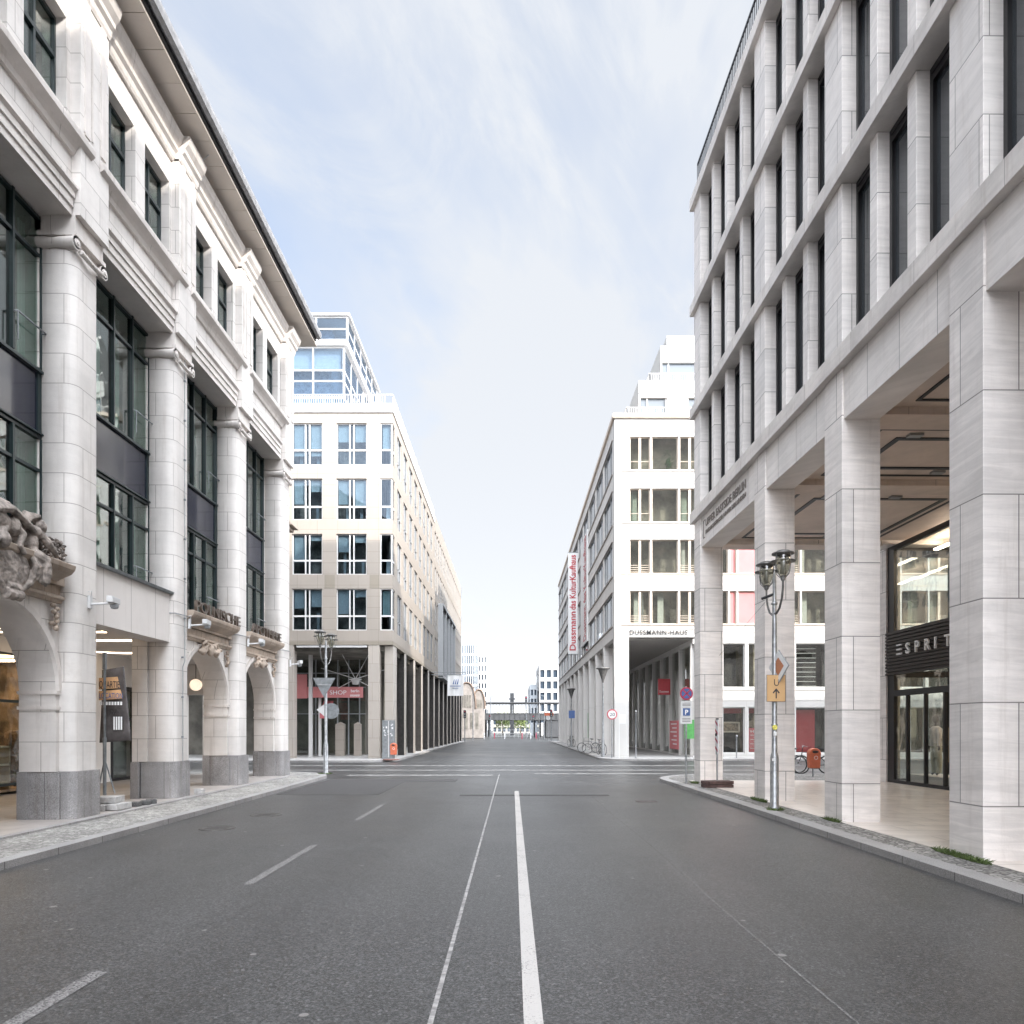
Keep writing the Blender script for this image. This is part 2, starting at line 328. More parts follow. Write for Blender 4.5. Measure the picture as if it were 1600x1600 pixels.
def worn_paint():
    m, nt, b, out = newmat('road_paint')
    t = N(nt, 'ShaderNodeTexCoord'); n = N(nt, 'ShaderNodeTexNoise', i_Scale=60., i_Detail=4., i_Roughness=.8); L(nt, t.outputs['Object'], n.inputs['Vector'])
    n2 = N(nt, 'ShaderNodeTexNoise', i_Scale=3., i_Detail=4.); L(nt, t.outputs['Object'], n2.inputs['Vector'])
    f = ramp(nt, M_(nt, 'ADD', n.outputs[0], M_(nt, 'MULTIPLY', n2.outputs[0], .3)), .48, .60, 0., 1.)
    L(nt, mixc(nt, f, (.16, .15, .15), (.50, .48, .46)), b.inputs['Base Color']); b.inputs['Roughness'].default_value = .6
    return m
def faint_paint():
    m, nt, b, out = newmat('faded_paint')
    t = N(nt, 'ShaderNodeTexCoord'); n = N(nt, 'ShaderNodeTexNoise', i_Scale=70., i_Detail=4., i_Roughness=.8); L(nt, t.outputs['Object'], n.inputs['Vector'])
    L(nt, mixc(nt, ramp(nt, n.outputs[0], .4, .6), (.06, .058, .057), (.26, .25, .245)), b.inputs['Base Color']); b.inputs['Roughness'].default_value = .65
    return m

TRAV = stone('travertine_arcade', (.85, .805, .78), row=1.33, z0=.70, bw=1.02, vein=.14, joint=.008, jdark=.3, var=.10, stain=.12, rough=.45)
TRAVU = stone('travertine_upper', (.85, .81, .785), row=1.0, z0=8.54, bw=.98, vein=.12, joint=.007, jdark=.35, var=.10, mod=3.3, stain=.10, rough=.45)
TRAVL = stone('travertine_ledge', (.79, .745, .71), row=5., z0=-3., bw=1.9, vein=.10, joint=.005, var=.05, stain=.22, rough=.5)
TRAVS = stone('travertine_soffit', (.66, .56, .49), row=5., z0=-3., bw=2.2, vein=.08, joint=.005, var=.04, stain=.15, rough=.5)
LIME = stone('limestone', (.70, .665, .635), row=.55, z0=.35, bw=.92, vein=.03, joint=.007, jdark=.48, var=.035, stain=.15, rough=.6)
LIMEP = stone('limestone_moulding', (.69, .645, .61), row=9., z0=-3., bw=1.6, vein=.02, joint=.006, jdark=.5, var=.03, stain=.2, rough=.6)
LIMEW = stone('limestone_weathered', (.50, .41, .335), row=9., z0=-3., bw=1.3, vein=.03, joint=.006, jdark=.45, var=.05, stain=.35, rough=.7)
GRAN = stone('granite_base', (.30, .29, .29), row=5., z0=-3., bw=.85, joint=.006, jdark=.4, var=.06, stain=.35, rough=.6, speck=.35)
CREAM = stone('cream_panels', (.335, .295, .255), row=.63, z0=.35, bw=1.15, joint=.008, jdark=.62, var=.025, stain=.05, rough=.5, off=0.)
CREAMD = stone('tan_panels', (.27, .235, .19), row=.63, z0=.35, bw=1.15, joint=.008, jdark=.6, var=.03, stain=.06, rough=.5, off=0.)
PILL = stone('granite_pillar', (.40, .36, .32), row=1.05, z0=.1, bw=3., joint=.008, jdark=.6, var=.03, stain=.06, rough=.3)
DSTONE = plain('polished_dark_granite', (.035, .033, .032), .2, var=.2)
WHITE = stone('white_stone', (.56, .55, .53), row=3.2, z0=.1, bw=2.9, joint=.006, jdark=.7, var=.01, stain=.03, rough=.6)
DGREY = stone('pale_grey_stone', (.66, .64, .62), row=3.2, z0=.1, bw=2.3, joint=.006, jdark=.6, var=.03, stain=.06, rough=.6)
ASPH = asphalt(); PAINT = worn_paint(); FPAINT = faint_paint()
KERB = stone('kerb_granite', (.33, .32, .315), row=9., z0=-3., bw=1.1, joint=.008, jdark=.35, var=.12, stain=.2, rough=.7, speck=.25)
COBR = cobble('cobbles_dark', (.30, .29, .275), 13.); COBL = cobble('cobbles_pale', (.36, .35, .33), 15., .6)
FLOORR = slabs('arcade_stone_floor', (.80, .73, .67), 1.2, .6, joint=.009, rough=.28, var=.1); FLOORL = slabs('arcade_grey_floor', (.38, .35, .33), .5, .5, rough=.5, var=.12)
FLOORC = slabs('pavement_slabs', (.42, .41, .40), .5, .5, rough=.6, var=.12)
BLACK = plain('black_metal', (.012, .012, .014), .35, 0., .1)
DGREEN = plain('green_black_frame', (.012, .024, .026), .35, 0., .1)
NAVY = glass_op('navy_panel', (.012, .014, .028), 1.55, .01, .12)
GL_L = glass_tr('window_glass_left', (.62, .72, .68), 1.75, .03, .05)
GL_R = glass_op('window_glass_right', (.035, .042, .05), 1.7, .02)
GL_B = glass_tr('window_glass_blue', (.60, .66, .70), 1.5, .012, .0, (.66, .75, .88))
GL_S = glass_tr('shop_glass', (.84, .86, .84), 1.55, .02, .02)
GL_F = glass_op('far_glass', (.045, .06, .08), 1.5, .01)
ROOM = plain('dark_room', (.15, .14, .12), .8, var=.4, scale=.8)
ROOMG = plain('room_grey_green', (.16, .18, .17), .8, var=.35, scale=.9)
CURT = plain('curtain_mint', (.48, .60, .55), .8, var=.1, scale=2.)
BLIND = plain('roller_blind', (.72, .76, .74), .8, var=.05)
WFRAME = plain('white_frame', (.62, .61, .60), .4, var=.02)
GFRAME = plain('grey_frame', (.30, .31, .32), .4, var=.05)
TFRAME = plain('tan_frame', (.62, .52, .43), .5, var=.05)
PLASTER = plain('white_plaster', (.70, .67, .64), .7, var=.04, scale=1.5)
CEIL = plain('ceiling_plaster', (.62, .57, .53), .7, var=.05, scale=1.)
GALV = plain('galvanised_steel', (.36, .37, .38), .42, .75, .22, 9.)
STEEL = plain('painted_steel_grey', (.22, .235, .245), .45, .3, .2, 8.)
LGREY = plain('light_grey_plastic', (.60, .60, .60), .4, var=.06)
ROOFM = plain('zinc_gutter', (.34, .34, .35), .45, .5, .2)
CONC = plain('concrete', (.42, .41, .40), .8, var=.2, scale=9., bump=.3)
ORANGE = plain('orange_plastic', (.62, .16, .08), .45, var=.08)
RED = plain('shop_red', (.42, .045, .055), .5, var=.06)
PINK = plain('poster_pink', (.62, .17, .19), .5, var=.08)
SALM = plain('pale_red_panel', (.60, .22, .22), .45, var=.05, scale=1.)
WTXT = plain('white_lettering', (.82, .82, .82), .5, var=.0)
DTXT = plain('dark_lettering', (.035, .035, .04), .5, var=.0)
BRTXT = plain('bronze_lettering', (.16, .13, .11), .35, .6, .1)
REDTXT = plain('red_lettering', (.45, .02, .035), .5, var=.0)
BLUE = plain('sign_blue', (.06, .12, .30), .4, var=.03)
SRED = plain('sign_red', (.40, .03, .07), .4, var=.03)
OCHRE = plain('sign_ochre', (.58, .36, .17), .5, var=.03)
RUST = plain('sign_orange_brown', (.45, .18, .09), .5, var=.05)
SWHITE = plain('sign_white', (.70, .70, .70), .5, var=.04)
GREENP = plain('poster_green', (.10, .34, .10), .5, var=.15)
RUBBER = plain('recycled_rubber', (.085, .05, .045), .8, var=.3, scale=14., bump=.4)
LED = plain('led_strip', (1, .9, .75), .5, var=0., emit=(1, .80, .58, 2.2))
LEDW = plain('warm_ceiling_light', (1, .8, .5), .5, var=0., emit=(1, .76, .52, 5))
LEDS = plain('shop_light_glow', (1, .9, .8), .5, var=0., emit=(1, .84, .66, 9))
GOLD = plain('bronze_ceiling', (.36, .20, .09), .35, .4, .3, 1.5)
SAND = plain('sandstone_station', (.24, .215, .195), .7, var=.2, scale=1.)
SKIN_D = plain('mannequin_dark', (.02, .02, .02), .4)
CLOTH1 = plain('cloth_white', (.62, .62, .64), .8); CLOTH2 = plain('cloth_camel', (.40, .27, .15), .8); CLOTH3 = plain('cloth_sage', (.45, .46, .38), .8); CLOTH4 = plain('cloth_brown', (.16, .10, .055), .8, var=.5, scale=20)
LANT = glass_tr('lantern_glass', (.62, .62, .56), 1.5, .05, .08)
LAMPM = plain('aged_lamp_metal', (.16, .155, .15), .45, .5, .25, 10.)
WEED = plain('weed_green', (.075, .11, .03), .7, var=.4, scale=15.)
TYRE = plain('tyre_black', (.02, .02, .02), .7)
BRIDGE = plain('bridge_steel', (.06, .062, .066), .6, .1, .15, .5)

def hmm(x, y, Y): return ((x - 800) * Y / 1130, 1.7 + (1138 - y) * Y / 1130)   # photo pixel at depth Y -> (X, Z)

# ------------------------------------------------------------------ ground, roads, pavements
g = MB(); g.quad((-400, -300, -.14), (400, -300, -.14), (400, 900, -.14), (-400, 900, -.14)); tag(g.build('ground', ASPH), kind='structure')
g = MB()
g.quad((-6.9, -60, -.1), (5.6, -60, -.1), (5.6, 260, -.1), (-6.9, 260, -.1))
g.quad((-60, 22, -.1), (-6.9, 22, -.1), (-6.9, 42, -.1), (-60, 42, -.1)); g.quad((5.6, 22, -.1), (70, 22, -.1), (70, 42, -.1), (5.6, 42, -.1))
g.quad((-60, 97, -.1), (-6.9, 97, -.1), (-6.9, 135, -.1), (-60, 135, -.1)); g.quad((5.6, 97, -.1), (70, 97, -.1), (70, 135, -.1), (5.6, 135, -.1))
tag(g.build('road', ASPH), kind='structure')
def arc(cx, cy, r, a0, a1, n=10): return [(cx + r*math.cos(R(a0 + (a1-a0)*i/n)), cy + r*math.sin(R(a0 + (a1-a0)*i/n))) for i in range(n+1)]
def pavement(name, outer, kerb_w, mat, top=0.):
    """outer: open path of the kerb edge then closed away from the road; kerb built as its own object"""
    pass
def offset_path(path, d):
    out = []
    for i, p in enumerate(path):
        a = Vector(path[max(i-1, 0)]); b = Vector(path[min(i+1, len(path)-1)])
        t = (b - a).normalized(); out.append((p[0] - t.y*d, p[1] + t.x*d))
    return out
def strip(m, p0, p1, z0, z1):
    n = len(p0)
    for i in range(n-1):
        a, b, c, d = p0[i], p0[i+1], p1[i+1], p1[i]
        m.add([(*a, z0), (*b, z0), (*c, z0), (*d, z0), (*a, z1), (*b, z1), (*c, z1), (*d, z1)], [(4,5,6,7), (0,1,5,4), (2,3,7,6), (1,2,6,5), (3,0,4,7)])
# near right kerb path (road edge), runs away from the camera then turns right
kr = [(5.32, -50), (5.28, 0), (5.24, 7)] + [(5.24 - .013*(y-7), y) for y in (12, 16, 20, 23)] + arc(7.9, 24.2, 2.9, 180, 90, 10)[0:] + [(70, 27.1)]
kri = offset_path(kr, -.30)
m = MB(); strip(m, kr, kri, -.12, 0.); tag(m.build('kerb_right', KERB), kind='structure')
m = MB(); pp = kri + [(70, 23.2), (5.79, 23.2), (6.16, 0), (6.16, -50)]
m.add([(x, y, 0.) for x, y in pp], [tuple(range(len(pp)))]); tag(m.build('pavement_right', COBR), kind='structure')
m = MB(); m.add([(6.15, -50, .004), (19, -50, .004), (19, 23.6, .004), (5.78, 23.6, .004), (6.15, 0, .004)], [(0, 1, 2, 3, 4)]); m.add([(5.6, -50, -.006), (19, -50, -.006), (19, 23.9, -.006), (5.6, 23.9, -.006)], [(0, 1, 2, 3)])
tag(m.build('arcade_floor_right', FLOORR), kind='structure')
klp = [(-6.42, -50), (-6.46, 0), (-6.47, 9), (-6.47, 16), (-6.52, 20), (-6.62, 24)] + arc(-9.6, 25.6, 2.95, 0, 90, 10) + [(-60, 28.55)]
kli = offset_path(klp, .22)
m = MB(); strip(m, klp, kli, -.12, 0.); tag(m.build('kerb_left', KERB), kind='structure')
m = MB(); pp = kli + [(-60, 26.6), (-7.78, 26.6), (-7.78, -50)]
m.add([(x, y, 0.) for x, y in pp], [tuple(range(len(pp)))]); tag(m.build('pavement_left', COBL), kind='structure')
m = MB(); m.box(-7.93, -7.78, -50, 26.6, -.05, .035); tag(m.build('step_edge_left', KERB), kind='structure')
m = MB(); m.add([(-13.2, -50, .03), (-7.93, -50, .03), (-7.93, 26.6, .03), (-13.2, 26.6, .03)], [(0, 1, 2, 3)]); tag(m.build('arcade_floor_left', FLOORL), kind='structure')
def block_pavement(name, kpath, side, rest, kname):
    ki = offset_path(kpath, side)
    m = MB(); strip(m, kpath, ki, -.12, 0.); tag(m.build(kname, KERB), kind='structure')
    m = MB(); pp = ki + rest; m.add([(x, y, 0.) for x, y in pp], [tuple(range(len(pp)))]); tag(m.build(name, FLOORC), kind='structure')
block_pavement('pavement_far_left', [(-60, 38.2)] + arc(-8.3, 40.2, 2.0, -90, 0, 8) + [(-6.3, 97)], .25, [(-60, 97)], 'kerb_far_left')
block_pavement('pavement_far_right', [(5.0, 97)] + arc(7.1, 41.9, 2.1, 180, 270, 8) + [(70, 39.8)], .25, [(70, 97)], 'kerb_far_right')
# markings
m = MB()
def mark(m, x0, x1, y0, y1, z=-.096): m.quad((x0, y0, z), (x1, y0, z), (x1, y1, z), (x0, y1, z))
mark(m, .072, .192, 1, 20.7)
tag(m.build('lane_line', PAINT), kind='structure')
m = MB()
pts = [(-.515, y) for y in [1 + i*.9 for i in range(31)]]
for (a, b) in zip(pts, pts[1:]): m.quad((a[0], a[1], -.095), (a[0] + .034, a[1], -.095), (b[0] + .034, b[1], -.095), (b[0], b[1], -.095))
tag(m.build('road_seam', plain('seam_filler', (.30, .29, .285), .6, var=.35, scale=14.)), kind='structure')
m = MB()
for y0 in (2.5, 8.3, 14.1): mark(m, -3.10, -2.98, y0, y0 + 2.85)
pts = [(2.1 + .02*math.sin(y*.7), y) for y in [4 + i*1.2 for i in range(14)]]
for (a, b) in zip(pts, pts[1:]): m.quad((a[0], a[1], -.097), (a[0] + .018, a[1], -.097), (b[0] + .018, b[1], -.097), (b[0], b[1], -.097))
tag(m.build('faded_lane_marks', FPAINT), kind='structure')
m = MB()
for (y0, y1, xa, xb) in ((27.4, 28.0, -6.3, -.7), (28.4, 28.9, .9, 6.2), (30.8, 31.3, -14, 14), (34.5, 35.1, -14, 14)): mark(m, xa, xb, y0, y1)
tag(m.build('painted_sun_bands', plain('sun_band_paint', (.24, .235, .23), .5, var=.45, scale=3.)), kind='structure')  # pale bands painted on the asphalt for the sunlit strips across the junction
# patched asphalt and covers
PATCH = plain('asphalt_patch', (.058, .056, .056), .7, var=.18, scale=60., bump=.3)
m = MB(); mark(m, -6.4, -3.6, 19.5, 25.5, -.097); mark(m, -3.6, -1.9, 24.2, 25.5, -.097); mark(m, -1.4, 2.6, 19.2, 19.6, -.097)
tag(m.build('asphalt_patches', PATCH), kind='structure')
for i, (x, y, lb) in enumerate(((-5.3, 13.0, 'round iron manhole cover in the road nearer the camera, by the left kerb'), (-5.1, 15.0, 'round iron manhole cover in the road further from the camera, by the left kerb'))):
    m = MB(); m.lathe([(0, .008), (.27, .008), (.275, .012), (.31, .012), (.315, 0)], (x, y, -.1), 28, False)
    for k in range(-4, 5): m.box(x - .2, x + .2, y + k*.05 - .008, y + k*.05 + .008, -.093, -.088)
    tag(m.build('manhole_cover', plain('cast_iron_%d' % i, (.10, .095, .09), .55, .3, .2, 20.)), lb, 'manhole cover', 'manhole covers')
m = MB(); m.box(3.05, 3.55, 17.6, 17.9, -.1, -.088)
for k in range(6): m.box(3.08 + k*.08, 3.12 + k*.08, 17.63, 17.87, -.09, -.084)
tag(m.build('drain_cover', plain('drain_iron', (.12, .10, .10), .6, .2, .2, 20.)), 'rectangular iron drain cover in the road near the right kerb', 'drain cover')

# ------------------------------------------------------------------ LEFT limestone building
FX = -8.05
LB = empty('limestone_building', (-8.5, 14, 0), 'pale limestone building with tall columns, arches and overhanging eaves on the left', 'building')
def build_left():
    YE = 26.3
    piers = [(13.3, 14.15), (17.23, 18.08), (21.23, 22.08), (25.35, 26.2), (9.35, 10.2), (5.4, 6.25), (1.45, 2.3), (-2.5, -1.65)]
    def plan(y0, y1, d=.75, r=.20, x=FX, n=6):
        p = [(x - d, y1), (x - d, y0)]
        p += arc(x - r, y0 + r, r, -90, 0, n); p += arc(x - r, y1 - r, r, 0, 90, n)
        return p
    for (y0, y1) in piers:
        m = MB(); m.prism(plan(y0, y1), .9, 10.5, True)
        # slim fillets beside the shaft
        m.box(FX - .98, FX - .62, y0 - .05, y1 + .05, .9, 10.5)
        p = m.build('column', LIME, LB)
        m = MB(); m.prism(plan(y0 - .03, y1 + .03, .82, .15, FX + .04, 4), 0, .9); m.box(FX - 1.0, FX - .8, y0 - .1, y1 + .1, 0, .9)
        m.build('plinth', GRAN, p, bevel=.012)
        m = MB()   # capital: abacus blocks, bolsters and volutes
        m.box(FX - .78, FX + .03, y0 - .03, y1 + .03, 10.82, 11.12)
        m.box(FX - .80, FX + .07, y0 - .06, y1 + .06, 10.74, 10.82)
        m.box(FX - .78, FX - .02, y0 + .01, y1 - .01, 10.5, 10.74)
        for yy in (y0 - .02, y1 + .02):
            m.tube([(FX - .80, yy, 10.62), (FX - .5, yy, 10.62), (FX - .38, yy, 10.62), (FX - .26, yy, 10.62), (FX + .06, yy, 10.62)], [.11, .095, .08, .095, .11], 14)
        for yy in (y0 - .02, y1 + .02):
            for q, e in ((.125, .02), (.075, .04), (.035, .055)): m.tube([(FX + .02, yy, 10.61), (FX + .04 + e, yy, 10.61)], q, 14)
        m.tube([(FX + .06, y0 + .1, 10.52), (FX + .10, (y0+y1)/2, 10.46), (FX + .06, y1 - .1, 10.52)], [.05, .045, .05], 8)
        m.build('capital', LIMEP, p)
    # inner face pieces behind the piers (arcade wall returns)
    # upper wall: frieze + pilasters + top floor
    m = MB()
    m.box(FX - .72, FX - .04, -14, YE, 11.12, 12.3)                   # lintel and frieze
    m.box(FX - .5, FX - .06, -14, YE, 14.63, 15.3)                   # over the top windows
    w = []
    for (y0, y1) in piers: m.box(FX - .5, FX + .13, y0 - .02, y1 + .05, 11.125, 15.25)
    for (y0, y1) in piers[:-1]:
        if y1 > 25: continue
        a = y1 + .06; b = y1 + 3.08; c = (a + b) / 2
        m.box(FX - .5, FX - .06, a, a + .14, 12.3, 14.63); m.box(FX - .5, FX - .06, b - .12, b + .1, 12.3, 14.63); m.box(FX - .5, FX - .03, c - .2, c + .2, 12.3, 14.66)
        if y1 < YE - 3: w.append((a + .14, c - .2)); w.append((c + .2, b - .12))
    m.box(FX - .5, FX - .06, -14, -1.6, 12.3, 14.63)
    m.build('upper_wall', LIME, LB)
    for (y0, y1) in piers:   # slender flutes on the pilasters
        m = MB()
        for k in (.08, .2, .32): m.box(FX + .13, FX + .15, y0 + k, y0 + k + .05, 12.75, 15.15)
        for k in (.10, .62): m.box(FX + .13, FX + .158, y0 + k, y0 + k + .16, 12.7, 15.2)
        m.build('pilaster_fluting', LIMEP, LB)
    # architrave mouldings and sills between piers
    for (y0, y1) in piers[:-1]:
        if y1 > 25: continue
        a, b = y1 - .12, y1 + 3.12 + .12
        m = MB()
        m.prof_y([(FX - .1, 11.1), (FX - .015, 11.1), (FX - .015, 11.24), (FX + .015, 11.245), (FX + .015, 11.4), (FX + .045, 11.405), (FX + .045, 11.52), (FX + .10, 11.57), (FX + .10, 11.62), (FX - .1, 11.64)], y1 + .052, y1 + 3.05)
        m.build('architrave', LIMEP, LB)
        m = MB()
        m.prof_y([(FX - .3, 12.2), (FX + .02, 12.22), (FX + .05, 12.3), (FX + .10, 12.36), (FX + .21, 12.44), (FX + .22, 12.54), (FX + .20, 12.58), (FX - .3, 12.68)], y1 - .25, y1 + 3.08 + .34)
        m.build('window_sill', LIMEP, LB)
    m = MB()   # entablature with projections over the piers
    prof = [(FX - .2, 15.2), (FX + .0, 15.2), (FX + .03, 15.26), (FX + .05, 15.36), (FX + .11, 15.42), (FX + .12, 15.5), (FX + .2, 15.6), (FX + .24, 15.72), (FX + .24, 15.78), (FX - .2, 15.82)]
    m.prof_y(prof, -14, YE - .0)
    for (y0, y1) in piers: m.prof_y([(x + (.15 if x > FX - .1 else 0), z + .002) for x, z in prof], y0 - .02, y1 + .06)
    m.box(FX - .4, FX - .02, -14, YE - .002, 15.8, 16.0)
    m.build('cornice', LIMEP, LB)
    m = MB()   # boarded soffit panels
    y = -14.
    while y < YE + .8:
        m.box(FX - .3, FX + .74, y + .006, min(y + .78, YE + .55), 15.99, 16.05); y += .79
    m.build('eave_soffit', plain('soffit_boards', (.66, .60, .54), .6, var=.05, scale=1.), LB)
    m = MB(); m.box(FX + .70, FX + .78, -14, YE + .55, 16.06, 16.2); m.box(FX - .3, FX + .7, -14, YE + .55, 16.051, 16.1); m.build('shadow_gap_strip', BLACK, LB)  # black strip painted in for the shadow gap below the gutter
    m = MB(); m.prof_y([(FX + .74, 16.2), (FX + .84, 16.14), (FX + .94, 16.17), (FX + .97, 16.28), (FX + .97, 16.36), (FX + .93, 16.36), (FX + .91, 16.26), (FX + .8, 16.22), (FX + .74, 16.3)], -14, YE + .6)
    m.build('gutter', ROOFM, LB)
    m = MB()
    m.add([(FX + .8, -14, 16.24), (FX + .8, YE + .5, 16.24), (FX - 6, YE + .5, 20.5), (FX - 6, -14, 20.5), (FX - 6, -14, 16.1), (FX - 6, YE + .5, 16.1)], [(0, 1, 2, 3), (1, 5, 2), (0, 3, 4), (2, 5, 4, 3)])
    m.box(FX - 16, FX - 6, -14, YE, 16.1, 20.4)
    m.build('roof', ROOFM, LB)
    m = MB()
    for k in range(0, 38):
        yy = 8.5 + k*.48
        if 13.2 < yy < 20.3: m.box(FX + .55, FX + .60, yy, yy + .46, 16.42, 16.62)
        m.tube([(FX + .6, yy, 16.3), (FX + .9, yy, 16.52)], .008, 5)
    m.build('snow_guard', ROOFM, LB)
    # rusticated body: mass of the building behind the windows
    m = MB(); m.box(-24, FX - 1.5, -14, YE, 4.4, 16.0); m.box(-24, -12.9, -14, 15.85, 0, 4.4); m.box(-24, -12.9, 21.35, YE, 0, 4.4); m.box(-24, -15.65, 15.85, 21.35, 0, 4.4); m.build('room_interior', ROOMG, LB)
    m = MB(); m.box(-24, FX - .1, YE - .12, YE, 4.6, 15.98); m.box(FX - 1.2, FX - .05, YE - .3, YE - .001, 4.2, 15.9); m.build('end_wall', LIME, LB)
    m = MB(); m.box(-13, FX - .66, -14, YE - .13, 3.98, 4.35); m.build('arcade_ceiling', PLASTER, LB)
    # top windows
    for (a, b) in w:
        x = FX - .27
        m = MB(); t = .05
        m.box(x - .05, x + .02, a, a + t, 12.66, 14.63); m.box(x - .05, x + .02, b - t, b, 12.66, 14.63); m.box(x - .05, x + .02, a + t, b - t, 14.56, 14.63); m.box(x - .05, x + .02, a + t, b - t, 12.66, 12.74)
        m.box(x - .05, x + .03, a + t, b - t, 13.86, 13.94); m.box(x - .05, x + .025, (a+b)/2 - .03, (a+b)/2 + .03, 12.74, 13.86); m.box(x - .05, x + .025, (a+b)/2 - .03, (a+b)/2 + .03, 13.94, 14.56)
        f = m.build('window', DGREEN, LB)
        m = MB(); m.box(x - .03, x - .02, a + t, b - t, 12.74, 14.56); m.build('pane', GL_L, f)
        m = MB(); m.box(x - .3, x - .28, a + .1, a + .1 + (b-a)*.3, 12.7, 14.6); m.build('curtain', CURT, f)
    # tall two-storey windows
    xw = FX - .65
    for i, (y0, y1) in enumerate(piers[:-1]):
        a, b = y1 + .03, y1 + 3.12
        if y1 > 25: continue
        bot = 5.0 if i in (0, 5, 6) else 4.68
        m = MB(); fr = MB
        w4 = (b - a) / 4
        def bar(y0_, y1_, z0_, z1_, d=.05): m.box(xw - d, xw + d, y0_, y1_, z0_, z1_)
        for k in range(5):
            c = a + w4*k; t = .05 if k in (0, 4) else .026
            bar(max(a, c - t), min(b, c + t), 8.30, 11.1, .06); bar(max(a, c - t), min(b, c + t), bot, 7.0, .06)
        m.box(xw - .05, xw + .05, a - .03, a + .12, 7.0, 8.3); m.box(xw - .05, xw + .05, b - .12, b + .03, 7.0, 8.3)
        for z in (11.05, 10.36, 8.25, 7.03, 6.42, bot + .03): m.box(xw - .045, xw + .045, a, b, z - .028, z + .028)
        m.box(xw - .08, xw + .09, a, b, 8.2, 8.25); m.box(xw - .08, xw + .09, a, b, 7.07, 7.1)
        f = m.build('tall_window', DGREEN, LB)
        m = MB(); m.box(xw - .01, xw, a, b, 8.3, 11.0); m.box(xw - .01, xw, a, b, bot + .07, 6.99); m.build('pane', GL_L, f)
        m = MB(); m.box(xw - .03, xw + .02, a + .12, b - .12, 7.1, 8.2); m.build('spandrel_panel', NAVY, f)
        m = MB()
        for k in (0, 1, 2, 3):
            q = a + w4*(k + .68)
            for z0_, z1_ in ((8.35, 10.95), (bot + .1, 6.95)):
                if z0_ < z1_: m.add([(xw - .25 + .03*math.sin(j*2.), q + j*.025, z) for z in (z0_, z1_) for j in range(9)], [(j, j+1, j+10, j+9) for j in range(8)], True)
        m.build('curtain', CURT, f)
        for zz in (8.95, 5.4):
            m = MB(); m.tube([(xw + .05, b - w4, zz - .0), (xw + .13, b - w4, zz), (xw + .13, b - .02, zz), (xw + .05, b - .02, zz)], .016, 6)
            m.tube([(xw + .13, b - w4, zz), (xw + .13, b - w4, zz - .5)], .012, 6)
            m.build('guard_rail', STEEL, f)
    # ground floor, bay with flat opening
    a, b = 14.15, 17.23
    m = MB(); m.box(FX - .62, FX - .12, a - .05, b + .05, 3.76, 4.9); m.build('flat_lintel', stone('smooth_panels', (.69, .65, .62), row=3., z0=-1, bw=1.05, joint=.008, var=.02, stain=.06), LB)
    m = MB(); m.prof_y([(FX - .7, 4.9), (FX - .04, 4.9), (FX - .02, 4.95), (FX - .7, 5.12)], a - .02, b + .06); m.build('lead_ledge', STEEL, LB)
    # arches
    def arch(a, b, rich):
        c = (a + b)/2; hw = (b - a)/2 - .10; zs = 2.38; xf = FX - .28; xb = FX - .95
        m = MB(); n = 18
        cur = [(c + hw*math.cos(math.pi*i/n), zs + hw*1.0*math.sin(math.pi*i/n)) for i in range(n+1)]
        top = 3.98
        outer = [(b + .1, zs)] + [(min(b + .1, max(a - .1, c + (b - a)*.62*math.cos(math.pi*i/n)*1.3)), top) for i in range(1, n)] + [(a - .1, zs)]
        # front, back and intrados
        for i in range(n):
            p, q = cur[i], cur[i+1]; P, Q = outer[i], outer[i+1]
            m.add([(xf, p[0], p[1]), (xf, q[0], q[1]), (xf, Q[0], Q[1]), (xf, P[0], P[1])], [(0, 1, 2, 3)])
            m.add([(xb, p[0], p[1]), (xb, q[0], q[1]), (xb, Q[0], Q[1]), (xb, P[0], P[1])], [(3, 2, 1, 0)])
            m.add([(xf, p[0], p[1]), (xb, p[0], p[1]), (xb, q[0], q[1]), (xf, q[0], q[1])], [(0, 1, 2, 3)], True)
        m.box(xb, xf, a - .1, c - hw, .9, zs); m.box(xb, xf, c + hw, b + .1, .9, zs)
        m.box(xb, xf, a - .1, a + .0, zs, top); m.box(xb, xf, b - .0, b + .1, zs, top)
        ar = m.build('arch', LIME, LB)
        m = MB()    # projecting archivolt band
        for i in range(n):
            p, q = cur[i], cur[i+1]
            def o(v, k): return (c + (v[0]-c)*k, zs + (v[1]-zs)*k)
            p2, q2 = o(p, 1.10), o(q, 1.10); p1, q1 = o(p, 1.0), o(q, 1.0); p3, q3 = o(p, 1.02), o(q, 1.02)
            m.add([(xf + .05, *p3), (xf + .05, *q3), (xf + .05, *q2), (xf + .05, *p2), (xf, *p1), (xf, *q1), (xf, *q2), (xf, *p2)], [(0,1,2,3), (0,4,5,1), (3,2,6,7)])
        m.build('archivolt', LIMEP, ar)
        for (q0, q1) in ((a - .1, c - hw + .03), (c + hw - .03, b + .1)):
            m = MB(); m.box(xb - .02, xf + .04, q0, q1, zs - .06, zs + .0); m.box(xb - .02, xf + .03, q0, q1, zs - .34, zs - .28)
            m.build('impost', LIMEP, ar)
        m = MB(); m.box(xb - .02, xf + .05, a - .12, c - hw - .02, 0, .9); m.build('plinth', GRAN, ar, bevel=.012); m = MB(); m.box(xb - .02, xf + .05, c + hw + .02, b + .12, 0, .9)
        m.build('plinth', GRAN, ar, bevel=.012)
        # entablature over the arch
        m = MB()
        m.prof_y([(xb, 3.98), (xf + .06, 3.98), (xf + .08, 4.03), (xf + .12, 4.05), (xf + .12, 4.10), (xf + .02, 4.14), (xb, 4.14)], a - .02, b - .02)
        m.box(xb, xf + .02, a - .05, b + .05, 4.14, 4.32)
